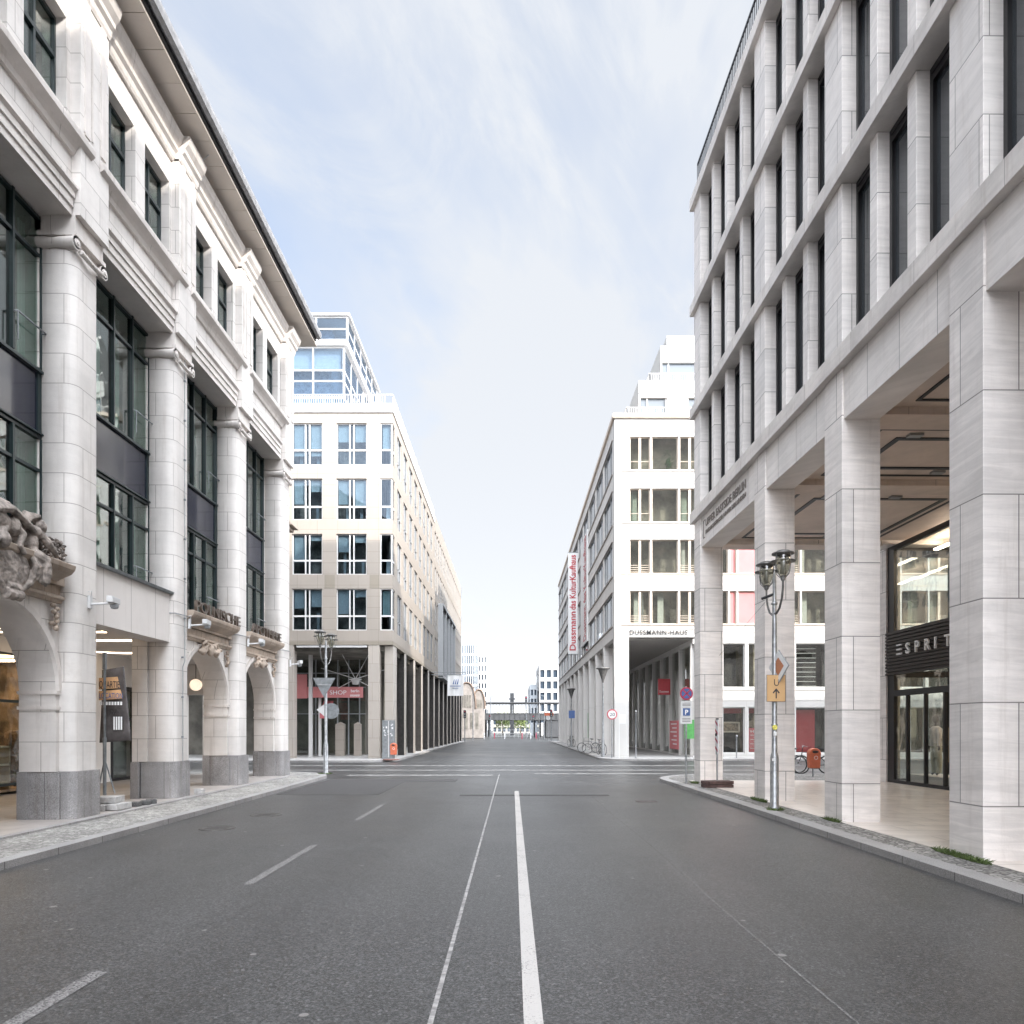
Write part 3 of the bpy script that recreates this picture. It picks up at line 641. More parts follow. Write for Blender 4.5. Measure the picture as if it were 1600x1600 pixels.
        m.prof_y([(xb, 4.30), (xf + .06, 4.30), (xf + .10, 4.36), (xf + .18, 4.40), (xf + .36, 4.48), (xf + .42, 4.55), (xf + .44, 4.63), (xf + .40, 4.65), (xb, 4.66)], a - .1, b - .2)
        m.box(xb, xf + .1, a - .1, b + .08, 4.30, 4.64)
        m.build('ledge', LIMEW, LB, bevel=.006)
        for q in (a + .12, b - .22):   # corbels at both ends of the moulding
            m = MB()
            for k in range(9):
                m.ell((xf + .06 + random.uniform(-.02, .03), q + random.uniform(-.08, .08), 3.9 - .05*k + random.uniform(-.02, .02)), (.05, .05, .045), 8, 5)
            m.build('corbel_carving', LIMEW, ar)
        if not rich:
            m = MB()
            for k in range(26):   # leafy keystone
                th = random.uniform(-1, 1); m.ell((xf + .1 + random.uniform(0, .08), c + th*.62, 3.92 - abs(th)*.14 + random.uniform(-.1, .08)), (.07, random.uniform(.05, .12), random.uniform(.03, .07)), 8, 5, Matrix.Rotation(random.uniform(-1, 1), 3, 'X'))
            m.ell((xf + .14, c, 3.82), (.1, .14, .17), 10, 8)
            for sgn in (-1, 1): m.tube([(xf + .12, c + sgn*.15, 3.95), (xf + .16, c + sgn*.35, 4.02), (xf + .14, c + sgn*.5, 3.93), (xf + .13, c + sgn*.42, 3.85)], [.05, .05, .04, .02], 7)
            k = m.build('keystone_carving', LIMEW, ar)
            r = k.modifiers.new('r', 'REMESH'); r.mode = 'VOXEL'; r.voxel_size = .022
    arch(18.08, 21.23, False); arch(22.08, 25.35, False); arch(10.2, 13.3, True)
    m = MB(); m.box(FX - .62, FX - .12, 6.25, 9.35, 3.76, 4.9); m.box(FX - .62, FX - .12, 2.3, 5.4, 3.76, 4.9); m.box(FX - .62, FX - .12, -14, -2.5, 0, 11.1); m.box(FX - .62, FX - .12, -1.65, 1.45, 3.76, 4.9); m.build('rear_lintel', LIME, LB)
    # letters on the two ledges
    text('POLNISCHE', .40, BRTXT, LB, (FX + .10, 18.13, 4.66), FACE_E, .035, .0, 2.95)
    text('APOTHEKE', .40, BRTXT, LB, (FX + .10, 22.1, 4.66), FACE_E, .035, .0, 2.75)
    # arcade back wall and shops
    bx = -12.6
    m = MB()
    m.box(bx - .3, bx, -14, 16.4, 0, 3.98); m.box(bx - .3, bx, 20.7, 22.7, 0, 3.98); m.box(bx - .3, bx, 24.2, 24.6, 0, 3.98); m.box(bx - .3, bx, 22.7, 24.2, 3.05, 3.98); m.box(bx - .3, bx, 16.4, 20.7, 3.6, 3.98)
    m.box(bx - .3, bx, 24.6, 26.17, 0, 3.98)
    m.box(bx, bx + 2.2, 25.85, 26.17, 2.9, 3.97); m.box(bx, bx + .9, 25.85, 26.17, 0, 2.9)
    m.build('arcade_wall', PLASTER, LB)
    m = MB(); m.box(bx - .1, bx - .03, 16.4, 16.5, 0, 3.6); m.box(bx - .1, bx - .03, 20.6, 20.7, 0, 3.6)
    for z in (.25, 2.35, 3.55): m.box(bx - .1, bx - .03, 16.5, 20.6, z, z + .07)
    for y in (17.6, 18.65, 19.7): m.box(bx - .09, bx - .035, y, y + .06, .3, 3.6)
    sf = m.build('shop_window', DGREEN, LB)
    m = MB(); m.box(bx - .07, bx - .06, 16.45, 20.65, .3, 3.6); m.build('pane', GL_S, sf)
    m = MB(); m.box(bx - .1, bx + .02, 22.7, 22.82, 0, 3.05); m.box(bx - .1, bx + .02, 24.08, 24.2, 0, 3.05); m.box(bx - .1, bx + .02, 22.82, 24.08, 2.93, 3.05); m.box(bx - .1, bx + .02, 22.82, 24.08, 1.95, 2.05); m.box(bx - .1, bx + .02, 22.82, 24.08, 0, .12)
    d = m.build('door', BLACK, LB); m = MB(); m.box(bx - .06, bx - .05, 22.82, 24.08, .12, 2.93); m.build('pane', GL_S, d)
    m = MB(); m.box(bx - 3, bx - 2.9, 16.0, 21.2, 0, 4); m.box(bx - 2.9, bx - .31, 15.9, 16.0, 0, 4); m.box(bx - 2.9, bx - .31, 21.2, 21.3, 0, 4); m.box(bx - 2.9, bx - .1, 16, 21.2, .1, .15); m.build('shop_interior', plain('shop_brown', (.24, .17, .11), .6, var=.7, scale=2.5), LB)
    m = MB()
    for z in (.3, .75, 1.2): m.box(bx - .75, bx - .3, 17.9, 18.6, z, z + .05)
    for y in (17.9, 18.55): m.box(bx - .75, bx - .3, y, y + .05, .15, 1.25)
    m.build('display_shelf', plain('shelf_cream', (.6, .55, .45), .6), LB)
    m = MB(); m.prism([(bx - 2.88, 18.0), (bx - 2.80, 18.0), (bx - 2.80, 20.6), (bx - 2.88, 20.6)], 1.7, 3.0); m.build('reflection_panel', plain('reflection_pale', (.8, .8, .75), .6, var=.1), LB)  # plain pale panel painted in for the bright arch reflected in the glass
    m = MB(); m.box(bx - 2.9, bx - .12, 16, 21.2, 3.62, 3.72); m.build('shop_ceiling', GOLD, LB)
    m = MB(); m.box(bx - 2.4, bx - .3, 16.8, 17.05, 3.58, 3.61); m.box(bx - 2.4, bx - .3, 17.9, 18.15, 3.58, 3.61); m.box(bx - 2.4, bx - .3, 19.0, 19.25, 3.58, 3.61); m.box(bx - 2.4, bx - .3, 20.2, 20.45, 3.58, 3.61); m.build('ceiling_light', LEDW, LB)
    m = MB()
    for (y0, amp) in ((16.9, 0), (18.6, 0), (21.4, .35)):
        pts = [(-12.4 + k*.35, y0 + amp*math.sin(k*.7)) for k in range(9)]
        for p, q in zip(pts, pts[1:]): m.add([(p[0], p[1], 3.96), (q[0], q[1], 3.96), (q[0], q[1] + .22, 3.96), (p[0], p[1] + .22, 3.96), (p[0], p[1], 3.975), (q[0], q[1], 3.975), (q[0], q[1] + .22, 3.975), (p[0], p[1] + .22, 3.975)], [(0,1,2,3), (4,5,6,7), (0,1,5,4), (2,3,7,6)])
    m.build('led_strip', LED, LB)
    m = MB(); m.ell((-9.18, 21, 2.96), (.17, .17, .17), 16, 10); m.mat(1); m.tube([(-9.18, 21, 3.15), (-9.18, 21, 3.98)], .012, 5); m.build('globe_lamp', [plain('globe_glow', (1, .9, .8), .5, var=0, emit=(1, .78, .6, .28)), BLACK], LB)
    # small roofed porch on the far side wall
    m = MB(); m.box(FX - 1.0, FX - .1, 26.3, 27.0, 9.0, 9.1); m.prof_y([(FX - 1.0, 9.1), (FX + .05, 9.12), (FX - .2, 9.35), (FX - 1.0, 9.7)], 26.3, 27.1); m.box(FX - .9, FX - .3, 26.3, 26.8, 8.4, 9.0); m.box(FX - .9, FX - .35, 26.3, 26.7, 9.7, 10.1); m.build('side_oriel', LIMEW, LB)
    m = MB(); m.box(-12.6, FX - 1.0, -14, 16.6, 3.93, 3.975); m.build('bronze_ceiling', GOLD, LB)
    m = MB()
    for y in (12.9, 14.6, 15.9): m.box(-12.4, -9.3, y, y + .12, 3.90, 3.928)
    m.build('warm_strip', LED, LB)
    # lightning conductor rods and clips
    m = MB(); m.tube([(FX + .03, 17.62, .1), (FX + .03, 17.62, 3.2), (FX + .02, 17.75, 3.35), (FX + .02, 17.75, 15.1)], .009, 6)
    for k in range(15): m.box(FX + .0, FX + .045, 17.60 + (.13 if k > 3 else 0), 17.64 + (.13 if k > 3 else 0), .5 + k*.97, .54 + k*.97)
    m.build('lightning_conductor', STEEL, LB)
    m = MB(); m.tube([(FX + .2, 18.0, 15.7), (FX + .75, 18.05, 16.25)], .012, 6); m.build('tie_wire', LGREY, LB)
build_left()

# sculpted group over the near arch
def sculpture():
    m = MB(); xf = FX - .22
    RX = lambda a: Matrix.Rotation(a, 3, 'X')
    # cartouche shield
    m.ell((xf + .22, 11.55, 4.28), (.14, .48, .46), 16, 10)
    for sg in (-1, 1):
        m.tube([(xf + .25, 11.55 + sg*.42, 4.75), (xf + .34, 11.55 + sg*.56, 4.45), (xf + .28, 11.55 + sg*.42, 4.12), (xf + .25, 11.55 + sg*.2, 3.93), (xf + .28, 11.55 + sg*.1, 3.82)], [.08, .075, .07, .07, .05], 9)
    m.tube([(xf + .3, 11.38, 3.84), (xf + .3, 11.72, 3.84)], .09, 10)
    m.tube([(xf + .3, 11.4, 3.95), (xf + .3, 11.7, 3.95)], .07, 10)
    # right figure: kneeling, leaning right with head bowed
    m.ell((xf + .22, 12.05, 4.78), (.14, .15, .24), 12, 8, RX(-.15))
    m.ell((xf + .22, 12.12, 4.98), (.16, .17, .13)); m.ell((xf + .26, 12.27, 5.12), (.10, .115, .125), 14, 10, RX(.4))
    for k in range(9): m.tube([(xf + .24, 12.30 - .02*k, 5.22 - .008*k), (xf + .30 - .01*k, 12.18 - .03*k, 5.27), (xf + .27, 12.02 - .03*k, 5.20 - .03*k), (xf + .3, 11.9 - .02*k, 5.02 - .02*k)], [.03, .04, .035, .02], 6)
    m.tube([(xf + .30, 12.2, 4.98), (xf + .36, 12.34, 4.86), (xf + .34, 12.55, 4.74), (xf + .30, 12.68, 4.70)], [.07, .06, .05, .035], 9)
    m.tube([(xf + .28, 12.02, 4.62), (xf + .40, 12.2, 4.52), (xf + .42, 12.22, 4.3), (xf + .4, 12.2, 4.14)], [.12, .10, .075, .05], 10)
    for k in range(5): m.tube([(xf + .3, 11.95 + .05*k, 4.6), (xf + .38, 12.0 + .05*k, 4.4), (xf + .36, 11.98 + .07*k, 4.18 - .02*k)], [.04, .05, .025], 6)
    # left figure: reclining torso bent over, arm down to the shield
    m.ell((xf + .25, 11.2, 4.95), (.17, .36, .18), 14, 9, RX(-.2)); m.ell((xf + .28, 11.52, 4.92), (.15, .17, .17))
    m.tube([(xf + .32, 11.5, 4.95), (xf + .38, 11.66, 4.82), (xf + .36, 11.6, 4.62), (xf + .38, 11.72, 4.52)], [.085, .07, .06, .04], 9)
    m.ell((xf + .42, 11.15, 4.62), (.11, .12, .14), 12, 8); m.tube([(xf + .3, 11.3, 4.85), (xf + .36, 11.2, 4.72)], [.1, .08], 8)
    for k in range(10): m.tube([(xf + .45, 11.22 - .03*k, 4.72 - .02*k), (xf + .46, 11.05 - .03*k, 4.62 - .02*k), (xf + .4, 10.92 - .03*k, 4.5)], [.03, .035, .02], 6)
    # cloak flung over both
    for k in range(7): m.tube([(xf + .18 + .03*k, 10.6, 4.95 - .02*k), (xf + .22 + .03*k, 11.0, 5.18 - .02*k), (xf + .2 + .03*k, 11.4, 5.28 - .02*k), (xf + .2 + .025*k, 11.75, 5.22 - .025*k), (xf + .24 + .02*k, 12.02, 5.08 - .02*k)], [.05, .065, .07, .065, .04], 7)
    m.ell((xf + .15, 10.6, 4.85), (.15, .4, .2)); m.tube([(xf + .3, 10.4, 4.7), (xf + .4, 10.7, 4.62), (xf + .42, 10.95, 4.42)], [.12, .1, .06], 9)
    m.box(xf - .05, xf + .18, 10.4, 12.3, 4.2, 4.9)
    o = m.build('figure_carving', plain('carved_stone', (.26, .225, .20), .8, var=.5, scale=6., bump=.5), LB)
    r = o.modifiers.new('r', 'REMESH'); r.mode = 'VOXEL'; r.voxel_size = .012; r.use_smooth_shade = True
    tx = bpy.data.textures.new('carving', 'CLOUDS'); tx.noise_scale = .07; dm = o.modifiers.new('d', 'DISPLACE'); dm.texture = tx; dm.strength = .028; dm.mid_level = .5
    m = MB()
    m.box(xf - .05, xf + .12, 12.3, 13.1, 4.66, 4.98)
    rr = random.Random(3)
    for k in range(150):
        y = rr.uniform(12.35, 13.1); z = rr.uniform(4.68, 5.12 - (y - 12.3)*.12)
        m.ell((xf + .14 + rr.uniform(-.02, .05), y, z), (.035, .05, .02), 6, 4, Matrix.Rotation(rr.uniform(-1.5, 1.5), 3, 'X') @ Matrix.Rotation(rr.uniform(-.6, .6), 3, 'Z'))
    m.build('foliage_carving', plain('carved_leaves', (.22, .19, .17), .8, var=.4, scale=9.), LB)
sculpture()

# ------------------------------------------------------------------ RIGHT travertine building (rotated a touch against the street)
RB = empty('travertine_building', (6.16, 0, 0), 'large travertine office building with square arcade pillars and narrow dark windows on the right', 'building', rz=math.atan(.0159))
def build_right():
    near = [22.3, 16.85, 13.05, 9.23, 5.41, 1.6, -2.2, -6.0, -9.8, -13.6]
    W = .7
    for i, y in enumerate(near):
        m = MB(); m.box(0, W, y, y + W, 0, 8.2)
        m.build('pillar', TRAV, RB, local=True, bevel=.008)
        if i > 1: m2 = MB(); m2.box(5.7, 6.05, y, y + W, 0, 7.4); m2.build('wall_pier', TRAV, RB, local=True)
    m = MB()
    for a, b in zip(near[1:], near[:-1]): m.box(.035, W - .03, a + W, b, 7.28, 8.2)
    m.build('lintel', TRAVU, RB, local=True)
    for k, z in enumerate((8.2, 11.54, 14.84, 18.2)):
        m = MB(); m.box(-.12, .62, -30, 23.06 + .06, z, z + (.34 if k in (0, 3) else .30)); m.build('ledge', TRAVL, RB, local=True, bevel=.006)
    floors = ((8.54, 11.54), (11.84, 14.84), (15.14, 18.2))
    fl_rest = MB(); pn_rest = MB()
    for (z0, z1) in floors:
        m = MB()
        for y in near: m.box(0, .5, y, y + W, z0, z1)
        m.box(.0, .5, -30, -13.6, z0, z1)
        for a, b in zip(near[1:], near[:-1]):
            n = 4 if b > 22 else 3
            y0 = a + W; cw = (b - y0 - .24*(n-1)) / n
            for k in range(n - 1): q = y0 + cw*(k+1) + .24*k; m.box(.055, .45, q, q + .24, z0, z1)
            for k in range(n):
                q = y0 + (cw + .24)*k; x = .26
                if b < 1: t1, t2 = fl_rest, pn_rest
                else: t1, t2 = MB(), MB()
                t1.box(x, x + .12, q, q + .075, z0, z1); t1.box(x, x + .12, q + cw - .075, q + cw, z0, z1); t1.box(x, x + .12, q + .075, q + cw - .075, z1 - .22, z1); t1.box(x, x + .12, q + .075, q + cw - .075, z0, z0 + .07)
                t1.box(x - .02, x, q + .075, q + cw - .075, z1 - .12, z1 - .05)
                t2.box(x + .06, x + .07, q + .075, q + cw - .075, z0 + .07, z1 - .22)
                if b >= 1:
                    f = t1.build('window', BLACK, RB, local=True); t2.build('pane', GL_R, f, local=True)
        m.build('piers', TRAVU, RB, local=True, bevel=.006)
    fl_rest.build('rear_window_frames', BLACK, RB, local=True); pn_rest.build('rear_panes', GL_R, RB, local=True)
    m = MB(); m.box(.45, 20, -30, 22.95, 7.8, 18.4); m.box(11.5, 20, -30, 21.9, 0, 7.8); m.box(6.4, 11.5, -30, 5, 0, 7.8); m.build('core', ROOM, RB, local=True)
    m = MB(); m.box(.0, 20, 22.951, 23.0, 8.21, 18.2); m.box(11.5, 20, 21.9, 22.95, 0, 7.8); m.build('end_wall', TRAVU, RB, local=True)
    m = MB(); m.box(20, 60, -30, 22.8, 0, 18.4); m.build('rear_wing', TRAVU, RB, local=True); m = MB(); m.box(3.6, 17, -34, 20, 18.4, 28.3); m.build('unseen_roof_storey', TRAVU, RB, local=True)  # roof storey is unseen; its height is set to shade the left facade
    m = MB(); m.box(.7, 11.5, 22.3, 23.0, 7.40, 8.2)
    m.build('end_lintel', TRAVU, RB, local=True)
    m = MB()   # roof railing
    for y in [-20 + k*.13 for k in range(331)]: m.box(.10, .12, y, y + .028, 18.55, 19.6)
    m.box(.09, .13, -20, 23, 19.6, 19.66); m.box(.09, .13, -20, 23, 18.6, 18.64)
    for k in range(60): m.tube([(.1 + k*.33, 23.0, 18.55), (.1 + k*.33, 23.0, 19.6)], .012, 4)
    m.build('roof_railing', BLACK, RB, local=True)
    # arcade ceiling with dark slots and coffers
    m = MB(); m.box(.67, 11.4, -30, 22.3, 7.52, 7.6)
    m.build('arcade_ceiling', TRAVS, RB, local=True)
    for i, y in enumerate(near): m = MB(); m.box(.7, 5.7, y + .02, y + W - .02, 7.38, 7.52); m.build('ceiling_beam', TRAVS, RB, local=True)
    s = MB()
    for a, b in zip(near[1:], near[:-1]):
        y0, y1 = a + W, b
        for (e, ww) in ((.30, .07), (.85, .12)):
            s.box(.9 + e, 5.5 - e*.4, y0 + e*.8, y0 + e*.8 + ww, 7.50, 7.519); s.box(.9 + e, 5.5 - e*.4, y1 - e*.8 - ww, y1 - e*.8, 7.50, 7.519)
            s.box(.9 + e, .9 + e + ww, y0 + e*.8 + ww, y1 - e*.8 - ww, 7.50, 7.519); s.box(5.5 - e*.4 - ww, 5.5 - e*.4, y0 + e*.8 + ww, y1 - e*.8 - ww, 7.50, 7.519)
        if b > 5:
            for xx in (1.9, 3.6):
                for yy in (y0 + .45, y1 - .6): d = MB(); d.box(xx, xx + .28, yy, yy + .15, 7.47, 7.518); d.build('downlight', GFRAME, RB, local=True)
    s.build('ceiling_slot', BLACK, RB, local=True)
    # shopfront
    X = 6.1
    m = MB(); m.box(X, X + .12, 22.45, 22.8, 0, 7.4); m.box(X, X + .12, 5, 22.45, 7.25, 7.4); m.box(X, X + .12, 5, 22.45, 2.7, 2.88); m.box(X, X + .12, 5, 22.45, 0, .1)
    for y in [21.75 - .92*k for k in range(17)]: m.box(X - .02, X + .08, y - .07, y, .1, 2.7)
    for y in (18.2, 14.6): m.box(X + .02, X + .08, y - .05, y, 4.6, 7.25)
    m.box(X + .12, 11.5, 22.7, 22.78, 7.1, 7.4); m.box(X + .12, 11.5, 22.7, 22.78, 0, .12); m.box(X + .12, 11.5, 22.7, 22.78, 3.3, 3.5)
    for x in (8.0, 9.8): m.box(x, x + .08, 22.7, 22.78, .12, 7.1)
    sf = m.build('shopfront', BLACK, RB, local=True)
    m = MB(); m.box(X + .04, X + .05, 5, 22.45, .1, 2.7); m.box(X + .04, X + .05, 5, 22.45, 2.88, 3.4); m.box(X + .04, X + .05, 5, 22.45, 4.7, 7.25); m.box(X + .12, 11.5, 22.74, 22.75, .1, 7.1); m.build('pane', GL_S, sf, local=True)
    m = MB()
    for k in range(13): m.box(X - .10, X - .0, 5, 22.78, 3.36 + k*.105, 3.36 + k*.105 + .06)
    m.box(X - .04, X + .02, 5, 22.75, 3.36, 4.72); m.build('slatted_fascia', plain('slat_dark_bronze', (.045, .038, .035), .35, .5, .1), sf, local=True)
    for nm, k in zip('ESPRIT', range(6)):
        y = 22.03 - k*.475
        if nm == 'E':
            m = MB()
            for z in (3.94, 4.075, 4.21): m.box(X - .16, X - .11, y - .25, y, z, z + .045)
            m.build('letter', WTXT, sf, local=True)
        else: text(nm, .45, WTXT, sf, (X - .13, y, 3.94), FACE_W, .025, .008, name='letter', local=True)
    m = MB(); m.box(6.05, 6.5, 22.81, 23.2, 0, 7.4); m.build('end_pier', TRAV, RB, local=True)
    m = MB(); m.box(10.9, 11.0, 5, 22.0, 0, 7.5); m.build('shop_interior', plain('shop_pale', (.60, .52, .44), .7, var=.5, scale=.9), RB, local=True)
    m = MB(); m.box(6.35, 7.4, 6, 22.2, .0, .3); m.build('display_plinth', PLASTER, RB, local=True)
    for x in (7.2, 9.0): m = MB(); m.box(x, x + .14, 8, 22.2, 7.2, 7.24); m.build('shop_light', LEDS, RB, local=True)
    # incised name beside the corner
    for (s_, z, h, wd) in (('UPPER EASTSIDE BERLIN', 7.78, .30, 3.55), ('FRIEDRICHSTRASSE / UNTER DEN LINDEN', 7.56, .15, 3.55)):
        text(s_, h, BRTXT, RB, (.02, 22.15 - .35, z), FACE_W, .006, .004, wd, local=True)
    m = MB(); m.box(.02, .034, 22.05, 22.07, 7.5, 8.0); m.box(.02, .034, 21.9, 22.07, 7.48, 7.5); m.box(.02, .034, 21.9, 22.07, 8.0, 8.02); m.build('sign_bracket_mark', BRTXT, RB, local=True)
build_right()

exec_rest = True
# ------------------------------------------------------------------ FAR LEFT beige building
BB = empty('beige_building', (-12, 50, 0), 'beige stone panel office block with glass penthouse across the side street on the left', 'building')
def build_beige():
    Y0, X1, Y1 = 40.9, -6.75, 62.8; XL = -24
    rows = [(7.24, 9.6, 8.06), (10.4, 12.7, 11.2), (13.5, 15.83, 14.25), (16.6, 18.96, 17.46)]
    # front window columns (x0,x1) pairs, plus corner
    cols = [(-9.93, -8.22)] + [(-9.93 - 2.51*k, -8.22 - 2.51*k) for k in range(1, 6)]
    zs = [6.55] + [v for r in rows for v in (r[0], r[1])] + [19.58]
    m = MB(); d = .3
    # horizontal bands
    bands = [(6.55, 7.24), (9.6, 10.4), (12.7, 13.5), (15.83, 16.6), (18.96, 19.55)]
    for (a, b) in bands: m.box(XL, X1, Y0, Y0 + d, a, b); m.box(X1 - d, X1, Y0 + d, Y1, a, b)
    # piers
    edges = sorted([e for c in cols for e in c])
    xs = [XL] + edges + [-7.45]
    for a, b in zip(xs[::2], xs[1::2]):
        for r in rows: m.box(a, b, Y0, Y0 + d, r[0], r[1])
    # side windows
    side = [(42.6 + 2.48*k, 44.2 + 2.48*k) for k in range(8)]
    ss = [Y0 + .75] + [e for s_ in side for e in s_] + [Y1]
    for a, b in zip(ss[::2], ss[1::2]):
        for r in rows: m.box(X1 - d, X1, a, b, r[0], r[1])
    m.build('facade', CREAM, BB)
    m = MB(); m.box(XL, X1 + .02, Y0 - .02, Y0 + .31, 6.42, 6.62); m.box(X1 - .3, X1 + .02, Y0 + .31, Y1, 6.42, 6.62); m.box(-8.05, -7.5, Y0 - .012, Y0, 9.62, 10.38); m.box(-10.6, -10.02, Y0 - .012, Y0, 9.62, 10.38); m.build('string_course', CREAMD, BB)
    m = MB(); m.box(XL, X1 + .06, Y0 - .08, Y1, 19.55, 20.05); m.build('parapet', WFRAME, BB)
    m = MB(); m.box(XL, X1 - .9, Y0 + 1.0, Y1 - .1, 6.7, 19.5); m.build('rooms', plain('room_beige', (.40, .36, .31), .8, var=.6, scale=1.3), BB)
    rnd = random.Random(5)
    def win(x0, x1, z0, z1, zt, i, corner=False):
        m = MB(); y = Y0 + .10; t = .055; mid = (x0 + x1)/2
        m.box(x0, x0 + t, y, y + .08, z0, z1); m.box(x1 - t, x1, y, y + .08, z0, z1); m.box(x0 + t, x1 - t, y, y + .08, z1 - t, z1); m.box(x0 + t, x1 - t, y, y + .08, z0, z0 + t); m.box(x0 + t, x1 - t, y - .01, y + .07, zt - .05, zt + .05)
        if not corner: m.box(mid - .15, mid - .08, y - .02, y + .08, z0 + t, z1 - t); m.box(mid + .08, mid + .15, y - .02, y + .08, z0 + t, z1 - t)
        f = m.build('window', WFRAME, BB)
        m = MB(); m.box(x0 + t, x1 - t, y + .04, y + .045, z0 + t, z1 - t); m.build('pane', GL_B, f)
        m = MB(); n = 1 if corner else 2
        for k in range(n):
            a = x0 + t if k == 0 else mid + .15; b = (mid - .15 if n == 2 and k == 0 else x1 - t)
            h = rnd.choice([.35, .6, .9, 1.0, 1.3, 1.5, 1.7, .25])
            if h: m.box(a + .02, b - .02, y + .12, y + .13, z1 - .1 - h, z1 - .06)
            if rnd.random() < .6: q = rnd.uniform(.1, .35); m.box(a + .05 + q, a + .2 + q, y + .4, y + .45, z0, z0 + rnd.uniform(.7, 2.2))
        if m.v: m.build('blind', BLIND, f)
    for r in rows:
        for i, c in enumerate(cols): win(c[0], c[1], r[0], r[1], r[2], i)
        # wrap-around corner window
        m = MB(); z0, z1, zt = r
        x0, x1 = -7.45, X1 + .0; ya, yb = Y0, Y0 + .75
        for (za, zb) in ((z0, z0 + .055), (zt - .05, zt + .05), (z1 - .055, z1)):
            m.box(x0, x1 - .04, ya + .06, ya + .12, za, zb); m.box(x1 - .1, x1 - .04, ya + .12, yb, za, zb)
        m.box(x0, x0 + .055, ya + .05, ya + .13, z0 + .055, z1 - .055); m.box(x1 - .1, x1 - .03, ya + .05, ya + .12, z0 + .055, z1 - .055)
        f = m.build('corner_window', WFRAME, BB)
        m = MB(); m.box(x0 + .05, x1 - .1, ya + .085, ya + .09, z0 + .05, z1 - .05); m.box(x1 - .075, x1 - .07, ya + .12, yb, z0 + .05, z1 - .05); m.build('pane', GL_B, f)
        m = MB()
        if zt > 16.9 or zt < 9: m.box(x0 + .1, x1 - .2, ya + .25, ya + .26, zt + .05, z1 - .1)
        else: m.box(x0 + .3, x1 - .2, ya + .3, ya + .31, z0 + .1, zt)
        m.build('blind', BLIND if zt > 9 else CURT, f)
    for r in rows:
        for (a, b) in side:
            m = MB(); x = X1 - .14; t = .05; mid = (a + b)/2
            m.box(x, x + .07, a, a + t, r[0], r[1]); m.box(x, x + .07, b - t, b, r[0], r[1]); m.box(x, x + .07, a + t, b - t, r[1] - t, r[1]); m.box(x, x + .07, a + t, b - t, r[0], r[0] + t); m.box(x, x + .08, a + t, b - t, r[2] - .04, r[2] + .04); m.box(x, x + .08, mid - .1, mid + .1, r[0] + t, r[1] - t)
            f = m.build('window', GFRAME, BB); m = MB(); m.box(x + .03, x + .035, a + t, b - t, r[0] + t, r[1] - t); m.build('pane', GL_F, f)
    # arcade
    def pil(x0, x1, y0, y1, z1=6.42): m = MB(); m.box(x0, x1, y0, y1, 0, z1); m.build('arcade_pillar', PILL, BB, bevel=.01)
    pil(-8.14, -7.49, Y0, Y0 + .65); pil(-7.24, -6.76, Y0 + .25, Y0 + .9); pil(-13.0, -12.35, Y0, Y0 + .65); pil(-17.5, -16.85, Y0, Y0 + .65)
    
    for k in range(5):
        pil(-7.4, -6.76, 41.9, 42.4) if k == 0 else None
        m = MB(); m.box(-7.2, -6.80, 45.6 + 4.25*k, 46.1 + 4.25*k, 0, 6.42); q = m.build('arcade_pillar', DSTONE, BB); m = MB(); m.box(-6.80, -6.74, 45.58 + 4.25*k, 46.12 + 4.25*k, 0, 6.41); m.build('pale_cladding', PILL, q)
    m = MB(); m.box(XL, X1 - .3, Y0 + .31, Y1, 6.1, 6.4); m.build('arcade_ceiling', ROOM, BB)
    m = MB(); m.box(-12.2, -8.2, Y0 + .02, Y0 + .1, 6.28, 6.415); m.build('white_trim', WFRAME, BB)
    m = MB(); m.box(XL, -9.4, 46.5, 46.7, 0, 6.1); m.box(-9.6, -9.4, 46.7, Y1, 0, 6.1); m.build('shop_wall', ROOM, BB)
    # shop mullions and pale posts
    m = MB()
    for x in (-12.6, -11.9, -11.2, -10.5, -9.8): m.box(x, x + .06, 46.3, 46.42, 0, 6.1)
    for z in (2.6, 4.3, 5.2): m.box(-14, -9.4, 46.3, 46.42, z, z + .06)
    f = m.build('shop_glazing', GFRAME, BB)
    m = MB(); m.box(-14, -9.42, 46.36, 46.37, .1, 6.0); m.build('pane', GL_S, f)
    m = MB(); m.box(-12.15, -11.95, 43.2, 43.4, 0, 6.3); m.box(-11.75, -11.6, 43.9, 44.05, 0, 4.1); m.build('white_post', WFRAME, BB)
    m = MB(); m.box(-10.9, -10.35, 44.6, 45.0, 0, 1.95); m.box(-9.75, -9.35, 44.6, 45.0, 0, 1.95); m.add([(-10.9, 44.6, 1.95), (-10.35, 44.6, 1.95), (-10.35, 45, 1.95), (-10.9, 45, 1.95), (-10.62, 44.8, 2.1)], [(0,1,4), (1,2,4), (2,3,4), (3,0,4)]); m.add([(-9.75, 44.6, 1.95), (-9.35, 44.6, 1.95), (-9.35, 45, 1.95), (-9.75, 45, 1.95), (-9.55, 44.8, 2.1)], [(0,1,4), (1,2,4), (2,3,4), (3,0,4)])
    m.build('stone_pedestal', CREAM, BB)
    m = MB(); m.box(-12.9, -9.0, 43.6, 43.75, 3.55, 4.2); m.box(-12.95, -12.35, 43.55, 43.6, 3.5, 4.95); fz = m.build('shop_fascia', SALM, BB)
    text('SHOP', .36, WTXT, fz, (-11.0, 43.59, 3.74), FACE_CAM, .01, .0, 1.0)
    text('berlin', .24, WTXT, fz, (-9.72, 43.59, 3.88), FACE_CAM, .01, .004, .5); text('souvenir', .24, WTXT, fz, (-9.76, 43.59, 3.62), FACE_CAM, .01, .004, .6)
